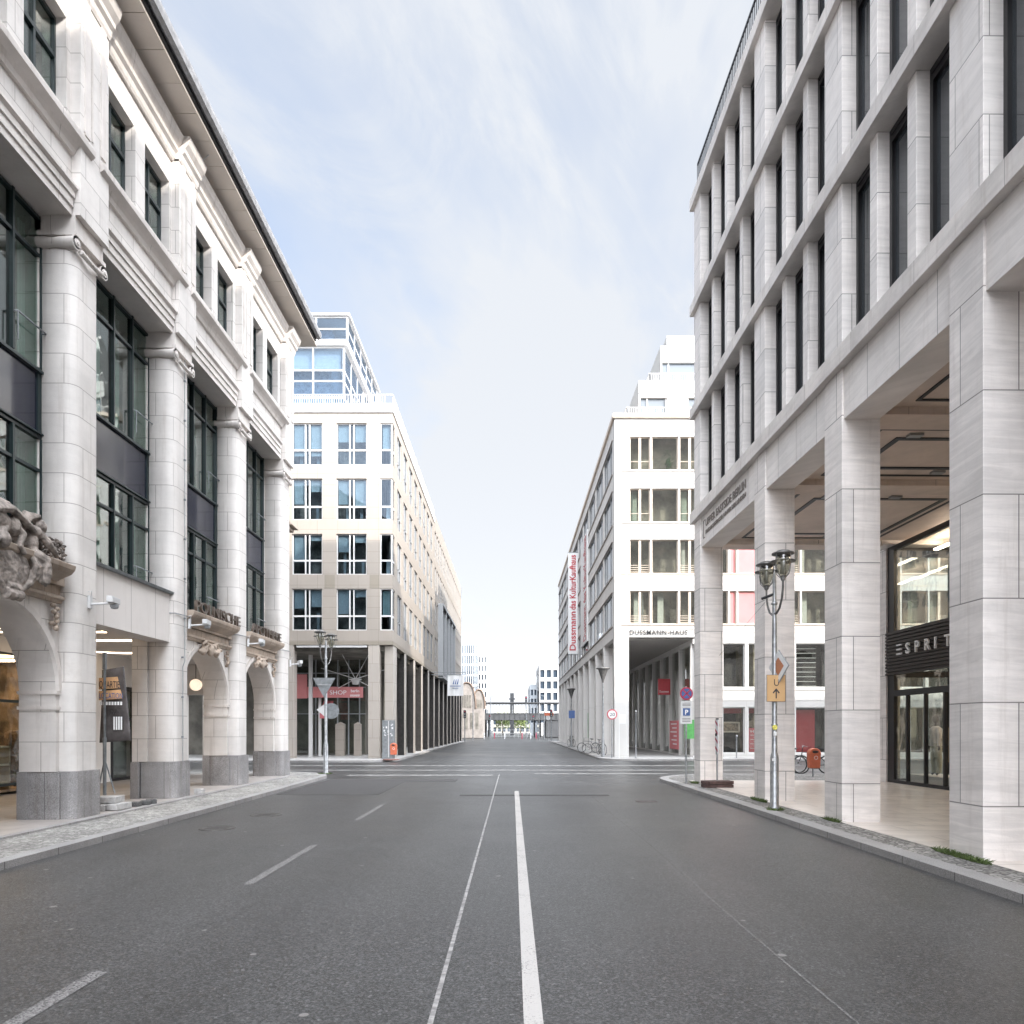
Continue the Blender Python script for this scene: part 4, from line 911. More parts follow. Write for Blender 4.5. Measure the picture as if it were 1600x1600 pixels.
    m = MB(); m.prof_x([(43.7, 2.55), (44.6, 3.35), (44.6, 3.4), (43.65, 2.6)], -11.6, -11.0); m.box(-11.6, -11.0, 43.64, 43.66, 2.3, 2.6); m.build('awning', PINK, BB)
    # star-shaped cable lamp
    m = MB()
    for a in (20, 65, 115, 160, 200, 340): m.tube([(-9.35, 43.2, 4.65), (-9.35 + 2.2*math.cos(R(a)), 43.2, 4.65 + 1.9*math.sin(R(a)))] if a < 180 else [(-9.35, 43.2, 4.65), (-9.35 + 1.1*math.cos(R(a)), 43.2, 4.65 + 1.6*math.sin(R(a)))], .022, 5)
    m.lathe([(0, -.3), (.18, -.28), (.24, -.05), (.38, 0), (.36, .05), (0, .08)], (-9.35, 43.2, 4.6), 16); m.build('cable_lamp', WFRAME, BB)
    # penthouse
    ph = MB(); gl = MB(); X2 = -10.1; Y2 = 43.6; Y3 = 53
    for (z0, z1, dx) in ((21.6, 24.7, 0.), (24.95, 26.4, .25)):
        x1 = X2 + dx; y0 = Y2 - dx
        for k in range(7): xx = x1 - k*1.85; ph.box(xx - .09, xx, y0, y0 + .09, z0, z1)
        for k in range(6): yy = y0 + .09 + k*(Y3 - y0)/5.2; ph.box(x1 - .07, x1, yy, yy + .07, z0, z1)
        for z in ([z0, z0 + 1.0, z0 + 1.65, z1 - .08] if dx == 0 else [z0, z0 + .65, z1 - .1]):
            ph.box(XL, x1 - .09, y0 + .01, y0 + .08, z, z + .09); ph.box(x1 - .08, x1 - .01, y0 + .09, Y3, z, z + .09)
        gl.box(XL, x1 - .05, y0 + .04, y0 + .05, z0, z1); gl.box(x1 - .045, x1 - .035, y0 + .06, Y3, z0, z1)
    ph.box(XL, X2 + .4, Y2 - .4, Y3 + .3, 26.4, 26.52); ph.box(XL, X2 + .2, Y2 - .2, Y3, 24.72, 24.93)
    p = ph.build('penthouse', WFRAME, BB); gl.build('pane', glass_tr('penthouse_glass', (.62, .68, .74), 1.5, .01, .0, (.68, .77, .88)), p)
    m = MB(); m.box(XL, X2 - 1, Y2 + .8, Y3 - .5, 20, 26.2); m.build('penthouse_core', plain('penthouse_inner', (.16, .22, .28), .7, var=.3), p)
    m = MB(); m.box(-16, X2 - .3, Y2 + .3, Y2 + .32, 23.4, 24.6); m.build('blind', BLIND, p)
    m = MB()
    for k in range(130): m.box(XL + k*.13, XL + k*.13 + .025, Y0 + .1, Y0 + .12, 20.05, 20.6)
    for k in range(150): m.box(X1 - .02, X1, Y0 + .2 + k*.145, Y0 + .225 + k*.145, 20.05, 20.6)
    m.box(XL, X1, Y0 + .08, Y0 + .14, 20.6, 20.64); m.box(X1 - .03, X1 + .02, Y0 + .14, Y1, 20.6, 20.64)
    m.build('roof_railing', WFRAME, BB)
build_beige()

# second block on the left
B2 = empty('cream_block', (-10, 80, 0), 'pale cream office block with dark glass bays behind the beige building on the left', 'building')
def build_b2():
    X1 = -6.75; Y0, Y1 = 63.0, 96.0
    m = MB(); m.box(-24, X1 - .4, Y0, Y1, 6.2, 20.3); m.box(-24, -9.6, Y0, Y1, 0, 6.2); m.build('core', ROOM, B2)
    rows = [(7.2, 9.7), (10.4, 12.8), (13.5, 15.9), (16.7, 19.0)]
    m = MB()
    for a, b in ((6.3, 7.2), (9.7, 10.4), (12.8, 13.5), (15.9, 16.7), (19.0, 20.4)): m.box(X1 - .3, X1, Y0, Y1, a, b)
    wn = []
    for k in range(22):
        y = Y0 + .3 + k*1.5
        for r in rows: m.box(X1 - .3, X1, y - .45, y, *r)
        if k < 21:
            for r in rows: wn.append((y, y + 1.05, *r))
    m.box(-24, X1, Y1 - .3, Y1, 6.3, 20.4); m.build('facade', CREAM, B2)
    for (a, b, c, d) in wn:
        m = MB(); m.box(X1 - .12, X1 - .05, a, a + .06, c, d); m.box(X1 - .12, X1 - .05, b - .06, b, c, d); m.box(X1 - .12, X1 - .05, a + .06, b - .06, c + .8, c + .88)
        f = m.build('window', GFRAME, B2); m = MB(); m.box(X1 - .10, X1 - .09, a + .06, b - .06, c, d); m.build('pane', GL_F, f)
    for k in range(8): m = MB(); m.box(X1 - .5, X1 - .05, 66.8 + 4.3*k, 67.3 + 4.3*k, 0, 6.3); q = m.build('arcade_pillar', DSTONE, B2); m = MB(); m.box(X1 - .05, X1 + .01, 66.78 + 4.3*k, 67.32 + 4.3*k, 0, 6.29); m.build('pale_cladding', PILL, q)
    m = MB()
    for k in range(5): m.box(X1 - .1, X1 + .45, 66.0 + 3.6*k, 66.25 + 3.6*k, 6.4, 12.9)
    m.box(X1 - .1, X1 + .5, 66, 80.6, 12.9, 13.1); m.box(X1 - .1, X1 + .5, 66, 80.6, 6.3, 6.5); f = m.build('glass_bay', GFRAME, B2)
    m = MB(); m.box(X1 + .2, X1 + .22, 66.1, 80.5, 6.5, 12.9); m.build('pane', glass_op('bay_glass', (.03, .035, .04), 1.6, .01), f)
build_b2()

# ------------------------------------------------------------------ white stone building on the right, across the side street
WB = empty('white_stone_building', (10, 60, 0), 'white stone department store with stepped roof terraces across the side street on the right', 'building')
def build_white():
    Y0, X0, Y1 = 42.7, 6.05, 93.6; XR = 40
    rows = [(7.86, 9.82), (10.85, 12.85), (13.9, 15.87), (16.97, 18.93)]
    m = MB(); d = .3
    bands = [(7.08, 7.86), (9.82, 10.85), (12.85, 13.9), (15.87, 16.97), (18.93, 20.05)]
    for (a, b) in bands: m.box(X0 + .85, XR, Y0, Y0 + d, a, b)
    m.box(X0, X0 + .85, Y0, Y0 + .6, 0, 19.99)
    P = 2.95; xs = X0 + .85
    wins = []
    k = 0
    while xs + k*P < 30:
        a = xs + k*P
        for r in rows:
            if k == 2:
                m.box(a + .46, a + .56, Y0, Y0 + d, *r); m.box(a + P - .04, a + P + .06, Y0, Y0 + d, *r)
                wins.append((a + .06, a + .46, *r, 'w', k)); wins.append((a + .56, a + P - .04, *r, 'w', k)); continue
            m.box(a + 1.26, a + 1.36, Y0, Y0 + d, *r); m.box(a + P - .04, a + P + .06, Y0, Y0 + d, *r)
            wins.append((a + .06, a + 1.26, *r, 'n', k)); wins.append((a + 1.36, a + P - .04, *r, 'w', k))
        k += 1
    [m.box(xs + .001, xs + .06, Y0, Y0 + d, *r) for r in rows]
    m.build('front_facade', WHITE, WB, bevel=.01)
    m = MB()
    for (a, b) in bands: m.box(X0 + .4, XR, Y0 - .05, Y0, b - .08, b + .0); m.box(X0 + .85, XR, Y0 - .012, Y0, a + .28, a + .31)
    m.box(X0 - .12, XR, Y0 - .15, Y0 + 1, 20.0, 20.25); m.box(X0 - .12, X0 + 1, Y0 + 1, Y1, 20.0, 20.25)
    m.build('sill_course', TFRAME, WB)
    m = MB(); m.box(X0 + 1, XR, Y0 + 1.2, Y1, 7.1, 20.0); m.box(10.9, XR, Y0 + 4.2, Y1, 0, 7.1); m.build('rooms', plain('room_warm', (.22, .195, .16), .8, var=.6, scale=.8), WB)
    rnd = random.Random(11)
    for (a, b, z0, z1, ty, k) in wins:
        red = ty == 'w' and k in (2,) and z0 < 12 or (k == 2 and z0 < 12)
        m = MB(); t = .05; y = Y0 + .12
        m.box(a, a + t, y, y + .1, z0, z1); m.box(b - t, b, y, y + .1, z0, z1); m.box(a + t, b - t, y, y + .1, z1 - t, z1); m.box(a + t, b - t, y, y + .1, z0, z0 + t)
        if ty == 'n': m.box((a+b)/2 - .07, (a+b)/2 + .07, y - .05, y + .1, z0 + t, z1 - t)
        f = m.build('window', TFRAME, WB)
        if red:
            m = MB(); m.box(a + t, b - t, y + .03, y + .05, z0 + t, z1 - t); m.build('red_panel', SALM, f)
            if b - a > 1: text('Dussmann', .2, WTXT, f, (b - 1.35, y + .022, z0 + .3), FACE_CAM, .003, .0, 1.0)
        else:
            m = MB(); m.box(a + t, b - t, y + .05, y + .055, z0 + t, z1 - t); m.build('pane', GL_S, f)
            m = MB()
            if ty == 'n':
                nb = 4 if z0 < 12 else 1
                for q in range(nb): m.tube([(a + t, y - .03, z0 + .1 + .13*q if nb > 1 else z0 + .5), (b - t, y - .03, z0 + .1 + .13*q if nb > 1 else z0 + .5)], .016, 5)
                m.build('guard_bars', TFRAME, f)
            if rnd.random() < .55:
                m = MB(); q = rnd.uniform(.0, .5)*(b - a); m.box(a + q, a + q + rnd.uniform(.3, .6), y + .5, y + .52, z0 + .1, z1); m.build('curtain', plain('curtain_%d' % rnd.randint(0, 9999), rnd.choice([(.5, .47, .40), (.55, .55, .5), (.32, .36, .30)]), .8), f)
    # plant in an upper window
    m = MB()
    for k in range(90): m.ell((X0 + .85 + 1.36 + 1.1 + random.gauss(0, .13), Y0 + .45 + random.uniform(-.1, .1), 17.55 + random.gauss(0, .3)), (.05, .05, .02), 5, 3, Matrix.Rotation(random.uniform(-1.5, 1.5), 3, 'Y'))
    m.build('potted_plant', plain('leaf', (.03, .10, .02), .6, var=.4), WB)
    # soffit, lettering, inner arcade
    m = MB(); m.box(X0 + .3, 10.9, Y0 + .31, Y1, 6.98, 7.08); m.build('arcade_ceiling', plain('soffit_grey', (.36, .34, .32), .7), WB)
    text('DUSSMANN-HAUS', .40, DTXT, WB, (X0 + .87, Y0 - .055, 7.22), FACE_CAM, .008, .003, 3.4, space=1.15)
    m = MB(); m.box(10.35, 10.9, Y0 - .02, Y0 - .012, 7.5, 7.53); m.build('logo_bar', BRTXT, WB)
    # street side
    m = MB()
    for (a, b) in bands: m.box(X0, X0 + .35, Y0 + .6, Y1, a, b)
    sw = []
    n = 11; pitch = (Y1 - Y0 - .6)/n
    for k in range(n + 1):
        y = Y0 + .6 + k*pitch
        for r in rows: m.box(X0, X0 + .35, y - .3 if k else y, min(y + .3, Y1), *r)
        if k < n:
            for r in rows: sw.append((y + .3, y + pitch - .3, *r))
    m.build('side_facade', DGREY, WB)
    m = MB()
    for r in rows: m.box(X0 - .06, X0, Y0 + .7, Y1, r[0] - .1, r[0]); m.box(X0 - .06, X0, Y0 + .7, Y1, r[1] + .02, r[1] + .07)
    m.build('side_ledge', plain('dark_trim', (.30, .27, .25), .6), WB)
    for (a, b, z0, z1) in sw:
        m = MB(); x = X0 + .05
        for q in (a, a + (b-a)*.28, a + (b-a)*.72, b - .05): m.box(x, x + .08, q, q + .05, z0, z1)
        m.box(x, x + .08, a + .05, b - .05, z0, z0 + .05); m.box(x, x + .08, a + .05, b - .05, z1 - .05, z1)
        f = m.build('window', GFRAME, WB); m = MB(); m.box(x + .03, x + .04, a, b, z0, z1); m.build('pane', GL_F, f)
    for k in range(1, 12): m = MB(); m.box(X0, X0 + .7, Y0 + .35 + k*pitch, Y0 + .95 + k*pitch, 0, 7.08); m.build('arcade_pillar', DGREY, WB)
    # inner glazed wall of the arcade
    m = MB(); x = 10.8
    for k in range(9): y = Y0 + .3 + 2.9*k; m.box(x - .18, x + .1, y, y + .22, 0, 6.75)
    m.box(x - .12, x + .12, Y0, 70, 6.7, 6.98); m.box(x - .1, x + .1, Y0, 70, 0, .08)
    f = m.build('arcade_glazing', DGREY, WB); m = MB(); m.box(x, x + .01, Y0 + .3, 70, .1, 6.7); m.build('pane', GL_S, f)
    m = MB(); m.box(11.0, 14.5, 46.5, 46.7, 0, 6.9); m.box(14.4, 14.5, Y0 + .4, 46.5, 0, 6.9); m.build('shop_interior', plain('shop_warm', (.42, .36, .27), .7, var=.5, scale=1.2), WB)
    m = MB(); m.box(9.6, 10.4, 47.5, 47.56, 3.9, 4.95); f = m.build('hanging_sign', RED, WB); text('Dussmann', .2, WTXT, f, (9.68, 47.49, 4.05), FACE_CAM, .004, 0, .6)
    m = MB(); m.box(10.55, 10.6, 46.0, 48.4, .35, 2.2); m.build('pink_poster', PINK, WB)
    m = MB()
    for k in range(6): m.box(10.54, 10.545, 46.3, 46.3 + (1.7, 1.3, 1.8, .9, 1.5, 1.1)[k], 1.95 - k*.26, 2.02 - k*.26)
    m.build('poster_lines', WTXT, WB)
    # street front right of the arcade: window storey and shops
    m = MB(); x0 = 11.0
    m.box(x0, XR, Y0, Y0 + d, 6.72, 7.08); m.box(x0, XR, Y0, Y0 + d, 2.95, 4.1); m.box(x0, XR, Y0 - .04, Y0, 3.95, 4.08); m.box(x0, XR, Y0 - .012, Y0, 3.35, 3.38); m.box(x0, XR, Y0, Y0 + d, 0, .22)
    m.box(x0, x0 + .35, Y0, Y0 + d, .22, 6.72)
    # divisions seen between the pillars in the photo
    divs = [(12.35, 1131), ]
    ed = [12.35, 13.62, 14.02, 15.9, 16.25, 19.1]
    lows = [(11.35, 12.3), (12.45, 13.75), (13.95, 16.5), (16.75, 18.6), (18.8, 21.5), (21.7, 24.4), (24.6, 27.3)]
    for a, b in zip(lows, lows[1:]): m.box(a[1], b[0], Y0, Y0 + d, 4.1, 6.72); m.box(a[1], b[0], Y0, Y0 + d, .22, 2.95)
    m.build('shop_facade', WHITE, WB)
    for i, (a, b) in enumerate(lows):
        m = MB(); y = Y0 + .1
        for (z0, z1) in ((4.1, 6.72), (.22, 2.95)):
            m.box(a, a + .06, y, y + .1, z0, z1); m.box(b - .06, b, y, y + .1, z0, z1); m.box(a + .06, b - .06, y, y + .1, z1 - .06, z1); m.box(a + .06, b - .06, y, y + .1, z0, z0 + .06)
        if b - a > 2: m.box(b - .9, b - .8, y, y + .1, .28, 2.89)
        f = m.build('shop_window', WFRAME, WB)
        m = MB(); m.box(a + .06, b - .06, y + .04, y + .045, 4.16, 6.66); m.box(a + .06, b - .06, y + .04, y + .045, .28, 2.89); m.build('pane', GL_S, f)
        m = MB(); m.box(a + .1, b - .1, y + 1.3, y + 1.35, .2, 6.7); m.build('interior', plain('shop_dark_%d' % i, (.05, .045, .045), .7, var=.5, scale=2.), f)
        if i == 3:
            m = MB()
            for q in range(9): m.box(a + .1, b - .5, y + .25, y + .5, 4.2 + q*.28, 4.23 + q*.28)
            m.build('white_shelves', WFRAME, f)
        if i == 2:
            m = MB(); rn = random.Random(2)
            m.box(a + .2, b - .2, y + 1.2, y + 1.25, 4.4, 6.6); m.build('pale_backdrop', plain('backdrop', (.62, .60, .57), .7), f)
            m = MB()
            for q in range(120): m.ell((a + .3 + rn.uniform(0, b - a - .6), y + 1.1, 4.6 + rn.uniform(0, 1.9)), (.06, .02, .05), 6, 4)
            m.build('paper_leaves', plain('paper_leaves', (.30, .29, .27), .7), f)
        if i in (1, 2): 
            m = MB(); yy = y + .5
            if i == 1: m.box(a + .1, b - .1, yy, yy + .05, 1.45, 2.1); m.cur = 1; m.box(a + .2, b - .2, yy - .02, yy - .001, 1.55, 2.0); m.build('framed_picture', [TFRAME, plain('picture', (.25, .18, .13), .5, var=.7, scale=6)], f)
            else:
                m.box(a + .05, b - .95, y + .16, y + .19, .3, 1.72); ps = m.build('poster', PINK, f)
                text('Haben Sie', .2, WTXT, ps, (a + .2, y + .155, 1.45), FACE_CAM, .003, .004, 1.3)
                m = MB()
                for q in range(7): m.box(a + .2 + (.2 if q % 2 else 0), a + 1.35 - (.1 if q % 3 else 0), y + .15, y + .158, 1.28 - q*.13, 1.31 - q*.13)
                m.build('poster_lines', WTXT, ps)
                m = MB(); m.box(a + .1, b - 1.2, yy, yy + .04, 1.8, 2.15); m.build('framed_picture', TFRAME, f)
            m = MB(); m.box(a + .07, b - .07, y + .3, y + 1.2, 2.6, 2.9); m.build('red_ceiling', RED, f)
        if i == 3: m = MB(); m.box(a + .1, b - .6, y + .2, y + .24, .3, 2.8); m.build('red_curtain', RED, f)
    # roof terraces
    for (x1, y1, za, zb, wd) in ((7.87, 44.9, 20.25, 23.3, (.45, 1.75)), (9.63, 46.9, 23.3, 26.5, (.5, 2.6))):
        m = MB(); m.box(x1, XR, y1, Y1 - 2, zb - 1.05, zb); m.box(x1, x1 + .1, y1, Y1 - 2, za, zb - 1.05)
        m.box(x1 + .1, x1 + wd[0], y1, y1 + .3, za, za + .02)
        m.box(x1 + wd[1], x1 + wd[1] + 1.3, y1, y1 + .3, za, zb - 1.05); m.box(x1 + wd[1] + 3.6, XR, y1, y1 + .3, za, zb - 1.05)
        m.build('terrace_storey', WHITE, WB)
        m = MB(); m.box(x1 + .15, XR, y1 + .2, Y1 - 2.2, za, zb - 1.06); 
        f = m.build('terrace_glass', glass_op('terrace_glass', (.13, .15, .17), 1.5, .01), WB)
        m = MB()
        for q in (x1, x1 + .5, x1 + wd[1] - .08, x1 + wd[1] + 1.3, x1 + wd[1] + 2.1, x1 + wd[1] + 2.9): m.box(q, q + .08, y1 + .12, y1 + .2, za, zb - 1.05)
        m.box(x1, XR, y1 - .03, y1, zb - .8, zb - .77); m.build('terrace_frame', WFRAME, WB)
        m = MB()
        for q in range(90): m.box(x1 - .9 + q*.14, x1 - .88 + q*.14, y1 - .9, y1 - .88, za, za + .95)
        for q in range(110): m.box(x1 - .9, x1 - .88, y1 - .9 + q*.2, y1 - .88 + q*.2, za, za + .95)
        m.box(x1 - .9, x1 + 11.7, y1 - .91, y1 - .87, za + .95, za + .99); m.box(x1 - .92, x1 - .87, y1 - .9, y1 + 21, za + .95, za + .99)
        m.build('terrace_railing', WFRAME, WB)
    m = MB(); m.box(10.5, 16, 49, 58, 26.5, 28.3); m.build('roof_box', WHITE, WB)
    # flat banner fixed to the street side
    m = MB(); m.box(X0 - .12, X0 - .02, 57.0, 62.5, 8.6, 17.4); f = m.build('wall_banner', SWHITE, WB)
    text('Dussmann das KulturKaufhaus', 3.0, REDTXT, f, (X0 - .13, 58.0, 8.8), (R(90), R(-90), R(-90)), .004, .02, 8.4)
build_white()
# projecting banner facing the camera
BN = empty('vertical_banner', (5.9, 66, 0), 'tall white vertical banner with red lettering projecting from the white building', 'banner')
m = MB(); m.box(5.12, 6.0, 66, 66.08, 8.5, 17.7); m.build('banner_cloth', SWHITE, BN)
text('Dussmann', .78, REDTXT, BN, (5.80, 65.98, 8.75), (R(90), R(-90), 0), .005, .012, 3.55)
text('das KulturKaufhaus', .78, REDTXT, BN, (5.80, 65.98, 12.5), (R(90), R(-90), 0), .005, .012, 5.0)
m = MB(); m.tube([(5.1, 66.04, 17.75), (6.06, 66.04, 17.75)], .03, 6); m.tube([(5.1, 66.04, 8.45), (6.06, 66.04, 8.45)], .03, 6); m.build('banner_pole', STEEL, BN)

# hanging white flag on the left
FL = empty('bracket_flag', (-6.6, 60, 0), 'white hanging flag with small blue mark on a double bracket over the left pavement', 'flag')
m = MB(); m.tube([(-6.7, 60, 6.35), (-3.8, 60, 6.35)], .03, 6); m.tube([(-6.7, 60, 6.15), (-3.8, 60, 6.15)], .03, 6); m.build('bracket', STEEL, FL)
m = MB(); n = 12; m.add([(-5.35 + k*.11, 60 + .05*math.sin(k*.9), z) for z in (4.4 , 6.1) for k in range(n+1)], [(k, k+1, n+2+k, n+1+k) for k in range(n)], True)
m.add([(-5.35 + k*.11, 60.03 + .05*math.sin(k*.9), z) for z in (4.4, 6.1) for k in range(n+1)], [(n+1+k, n+2+k, k+1, k) for k in range(n)], True); m.build('flag_cloth', SWHITE, FL)
m = MB()
for k in range(3): m.add([(-4.92 + k*.17, 59.9, 5.35), (-4.82 + k*.17, 59.9, 5.35), (-4.76 + k*.17, 59.9, 5.75), (-4.80 + k*.17, 59.9, 5.75)], [(0, 1, 2, 3)])
m.box(-5.15, -4.25, 59.9, 59.905, 5.17, 5.23); m.box(-4.95, -4.45, 59.9, 59.905, 5.0, 5.04); m.build('blue_mark', BLUE, FL)

# ------------------------------------------------------------------ far background
def bgblock(name, label, x0, x1, y0, y1, z1, wall, nx, nz, zb=3., ny=0, glass=GL_F, fx=.62, fz=.62, cat='building'):
    o = empty(name, ((x0+x1)/2, (y0+y1)/2, 0), label, cat)
    m = MB(); m.box(x0 + .3, x1 - .3, y0 + .3, y1, 0, z1 - .1); m.build('pane', glass, o)
    m = MB(); dx = (x1 - x0)/nx; dz = (z1 - zb)/nz
    m.box(x0, x1, y0, y0 + .25, 0, zb) if zb > 0 else None
    for k in range(nz): m.box(x0, x1, y0, y0 + .25, zb + dz*(k + fz), zb + dz*(k+1)); m.box(x0, x0 + .25, y0 + .25, y1, zb + dz*(k + fz), zb + dz*(k+1)); m.box(x1 - .25, x1, y0 + .25, y1, zb + dz*(k + fz), zb + dz*(k+1))
    for k in range(nz):
        for i in range(nx + 1):
            c = x0 + dx*i; h = dx*(1-fx)/2; m.box(max(x0, c - h), min(x1, c + h), y0, y0 + .25, zb + dz*k, zb + dz*(k + fz))
        for i in range(max(1, int((y1-y0)/3))): yy = y0 + .25 + 3*i; m.box(x0, x0 + .25, yy, yy + .9, zb + dz*k, zb + dz*(k + fz)); m.box(x1 - .25, x1, yy, yy + .9, zb + dz*k, zb + dz*(k + fz))
    m.box(x0, x1, y0, y1, z1, z1 + .3)
    m.build('facade', wall, o); return o
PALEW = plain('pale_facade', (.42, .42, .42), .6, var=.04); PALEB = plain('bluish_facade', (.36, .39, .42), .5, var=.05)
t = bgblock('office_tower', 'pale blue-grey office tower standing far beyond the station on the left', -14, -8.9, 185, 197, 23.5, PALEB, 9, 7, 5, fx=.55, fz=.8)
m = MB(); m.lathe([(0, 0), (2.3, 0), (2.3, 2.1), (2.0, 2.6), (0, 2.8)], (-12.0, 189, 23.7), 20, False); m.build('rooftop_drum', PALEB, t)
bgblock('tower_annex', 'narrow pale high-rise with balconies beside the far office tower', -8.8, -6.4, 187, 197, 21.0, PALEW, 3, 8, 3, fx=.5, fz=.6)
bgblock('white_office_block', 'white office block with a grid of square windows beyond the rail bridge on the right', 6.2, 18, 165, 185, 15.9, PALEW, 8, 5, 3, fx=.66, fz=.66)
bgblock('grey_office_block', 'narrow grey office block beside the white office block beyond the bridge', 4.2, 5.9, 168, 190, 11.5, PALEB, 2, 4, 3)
# station hall with pointed gables
ST = empty('station_hall', (-7, 128, 0), 'sandstone station hall with two pointed arched gables behind the hanging flag', 'station')
m = MB(); m.box(-14, -5.2, 128, 139, 0, 5.2)
def gable(m, cx, hw, z0, h, y):
    pts = [(cx - hw, z0)]
    for i in range(9): t = i/8; pts.append((cx - hw*math.cos(t*math.pi/2)**.8, z0 + h*math.sin(t*math.pi/2)))
    for i in range(7, -1, -1): t = i/8; pts.append((cx + hw*math.cos(t*math.pi/2)**.8, z0 + h*math.sin(t*math.pi/2)))
    n = len(pts); vs = [(x, y, z) for x, z in pts] + [(x, y + 2, z) for x, z in pts]
    m.add(vs, [tuple(range(n)), tuple(range(n, 2*n))[::-1]] + [(i, (i+1) % n, n + (i+1) % n, n + i) for i in range(n)])
gable(m, -8.0, 1.6, 5.2, 4.6, 128); gable(m, -5.9, 1.1, 5.2, 3.4, 129); m.build('wall', SAND, ST)
m = MB(); 
for cx, hw, h, y in ((-8.0, 1.6, 4.6, 127.9), (-5.9, 1.1, 3.4, 128.9)):
    for sg in (-1, 1): m.tube([(cx + sg*hw*math.cos(t*math.pi/16)**.8, y, 5.2 + h*math.sin(t*math.pi/16)) for t in range(9)], .14, 6)
m.build('gable_rib', plain('brown_rib', (.17, .12, .09), .7), ST)
m = MB()
for x in (-9.2, -8.3, -7.4, -6.4): m.box(x, x + .45, 127.93, 127.98, 1.6, 4.4)
for x in (-8.9, -8.45, -8.0, -7.55): m.box(x, x + .3, 127.93, 127.98, 5.4, 7.6)
for x in (-6.3, -5.95, -5.6): m.box(x, x + .22, 128.93, 128.98, 5.3, 6.8)
m.build('window', ROOM, ST)
# rail bridge
BR = empty('rail_bridge', (0, 144, 0), 'grey steel railway bridge with a glazed walkway crossing the far end of the street', 'bridge')
m = MB(); m.box(-9.5, 30, 140, 152, 3.35, 4.5)
m.box(-9.5, 30, 139.9, 140, 4.5, 4.62); m.box(-9.5, 30, 139.9, 140, 3.3, 3.42)
for k in range(40): m.box(-9.4 + k, -9.32 + k, 139.85, 139.9, 3.42, 4.5)
m.build('girder', BRIDGE, BR)
m = MB()
for k in range(60): m.box(-6.8 + k*.62, -6.72 + k*.62, 140.2, 140.28, 4.62, 6.55)
m.build('walkway_post', GFRAME, BR)
m = MB(); m.box(-7.4, 30, 139.6, 146, 6.55, 6.75); m.build('canopy', BRIDGE, BR)
for x in (-5.2, -4.6, 4.4, 5.6): m = MB(); m.tube([(x, 144, 0), (x, 144, 3.35)], .18, 8); m.build('column', BRIDGE, BR)
m = MB(); m.box(-9.5, -6.6, 140.1, 151.9, 0, 3.34); m.build('abutment', BRIDGE, BR); m = MB(); m.box(6.6, 30, 140.1, 151.9, 0, 3.34); m.build('abutment', BRIDGE, BR)
bgblock('far_street_front', 'pale building fronts seen small under the rail bridge', -7, 8, 260, 280, 8.2, plain('far_wall', (.30, .29, .26), .7), 9, 3, .5)
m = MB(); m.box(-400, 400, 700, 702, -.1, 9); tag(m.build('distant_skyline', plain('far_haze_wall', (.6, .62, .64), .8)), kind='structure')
# chimney like mast behind the bridge
m = MB(); m.box(-.45, .45, 175, 176, 0, 10.2); m.box(-.7, .7, 174.9, 175, 8.6, 9.0); o = m.build('signal_mast', BRIDGE); tag(o, 'slim grey mast rising above the middle of the rail bridge', 'mast')
o = empty('site_fence', (0, 126, 0), 'low grey site fence with pale posts standing across the street before the bridge', 'fence')
m = MB(); [m.box(-3.4 + k*.75, -3.34 + k*.75, 126, 126.06, 0, 1.5) for k in range(10)]; m.build('post', GALV, o)
m = MB(); [m.box(-3.4, 3.4, 126.02, 126.05, z, z + .06) for z in (.3, .8, 1.4)]; m.build('rail', GALV, o)
for i, x in enumerate((-4.3, -2.9, -1.2, 1.6, 2.9, 4.0)):
    m = MB(); m.lathe([(.07, 0), (.07, .95), (.05, 1.0), (0, 1.02)], (x, 112 + (i*7) % 9, 0), 8); tag(m.build('bollard', (SWHITE, SRED)[i % 2]), 'small far bollard on the road before the bridge, %s in the row from the left' % ('first', 'second', 'third', 'fourth', 'fifth', 'sixth')[i], 'bollard', 'far bollards before the bridge')
# trees under the bridge
def tree(x, y, h, lb, seed):
    rn = random.Random(seed); o = empty('street_tree', (x, y, 0), lb, 'tree', 'trees beyond the rail bridge')
    m = MB(); m.tube([(x, y, 0), (x + .1, y, h*.4), (x - .1, y, h*.8)], [.2, .15, .05], 7)
    for k in range(5): a = rn.uniform(0, 6.3); m.tube([(x, y, h*.4), (x + math.cos(a)*1.2, y + math.sin(a)*1.2, h*.75)], [.08, .02], 5)
    m.build('trunk', plain('bark_%d' % seed, (.10, .08, .06), .9), o)
    m = MB()
    for k in range(900):
        a = rn.uniform(0, 6.3); rr = rn.uniform(.2, 1)**.5*h*.33; z = h*.62 + rn.gauss(0, h*.16); c = Vector((x + math.cos(a)*rr, y + math.sin(a)*rr, max(h*.3, z)))
        u = Vector((rn.gauss(0, 1), rn.gauss(0, 1), rn.gauss(0, 1))).normalized()*.2; v = u.orthogonal().normalized()*.14
        m.add([c - u, c + v, c + u, c - v], [(0, 1, 2, 3)])
    m.build('crown', plain('leaf_%d' % seed, (.10, .13, .035), .7, var=.4, scale=2.), o)
tree(-2.6, 200, 6, 'young yellow-green tree seen left of centre under the bridge', 1); tree(2.4, 205, 6, 'young yellow-green tree seen right of centre under the bridge', 2)

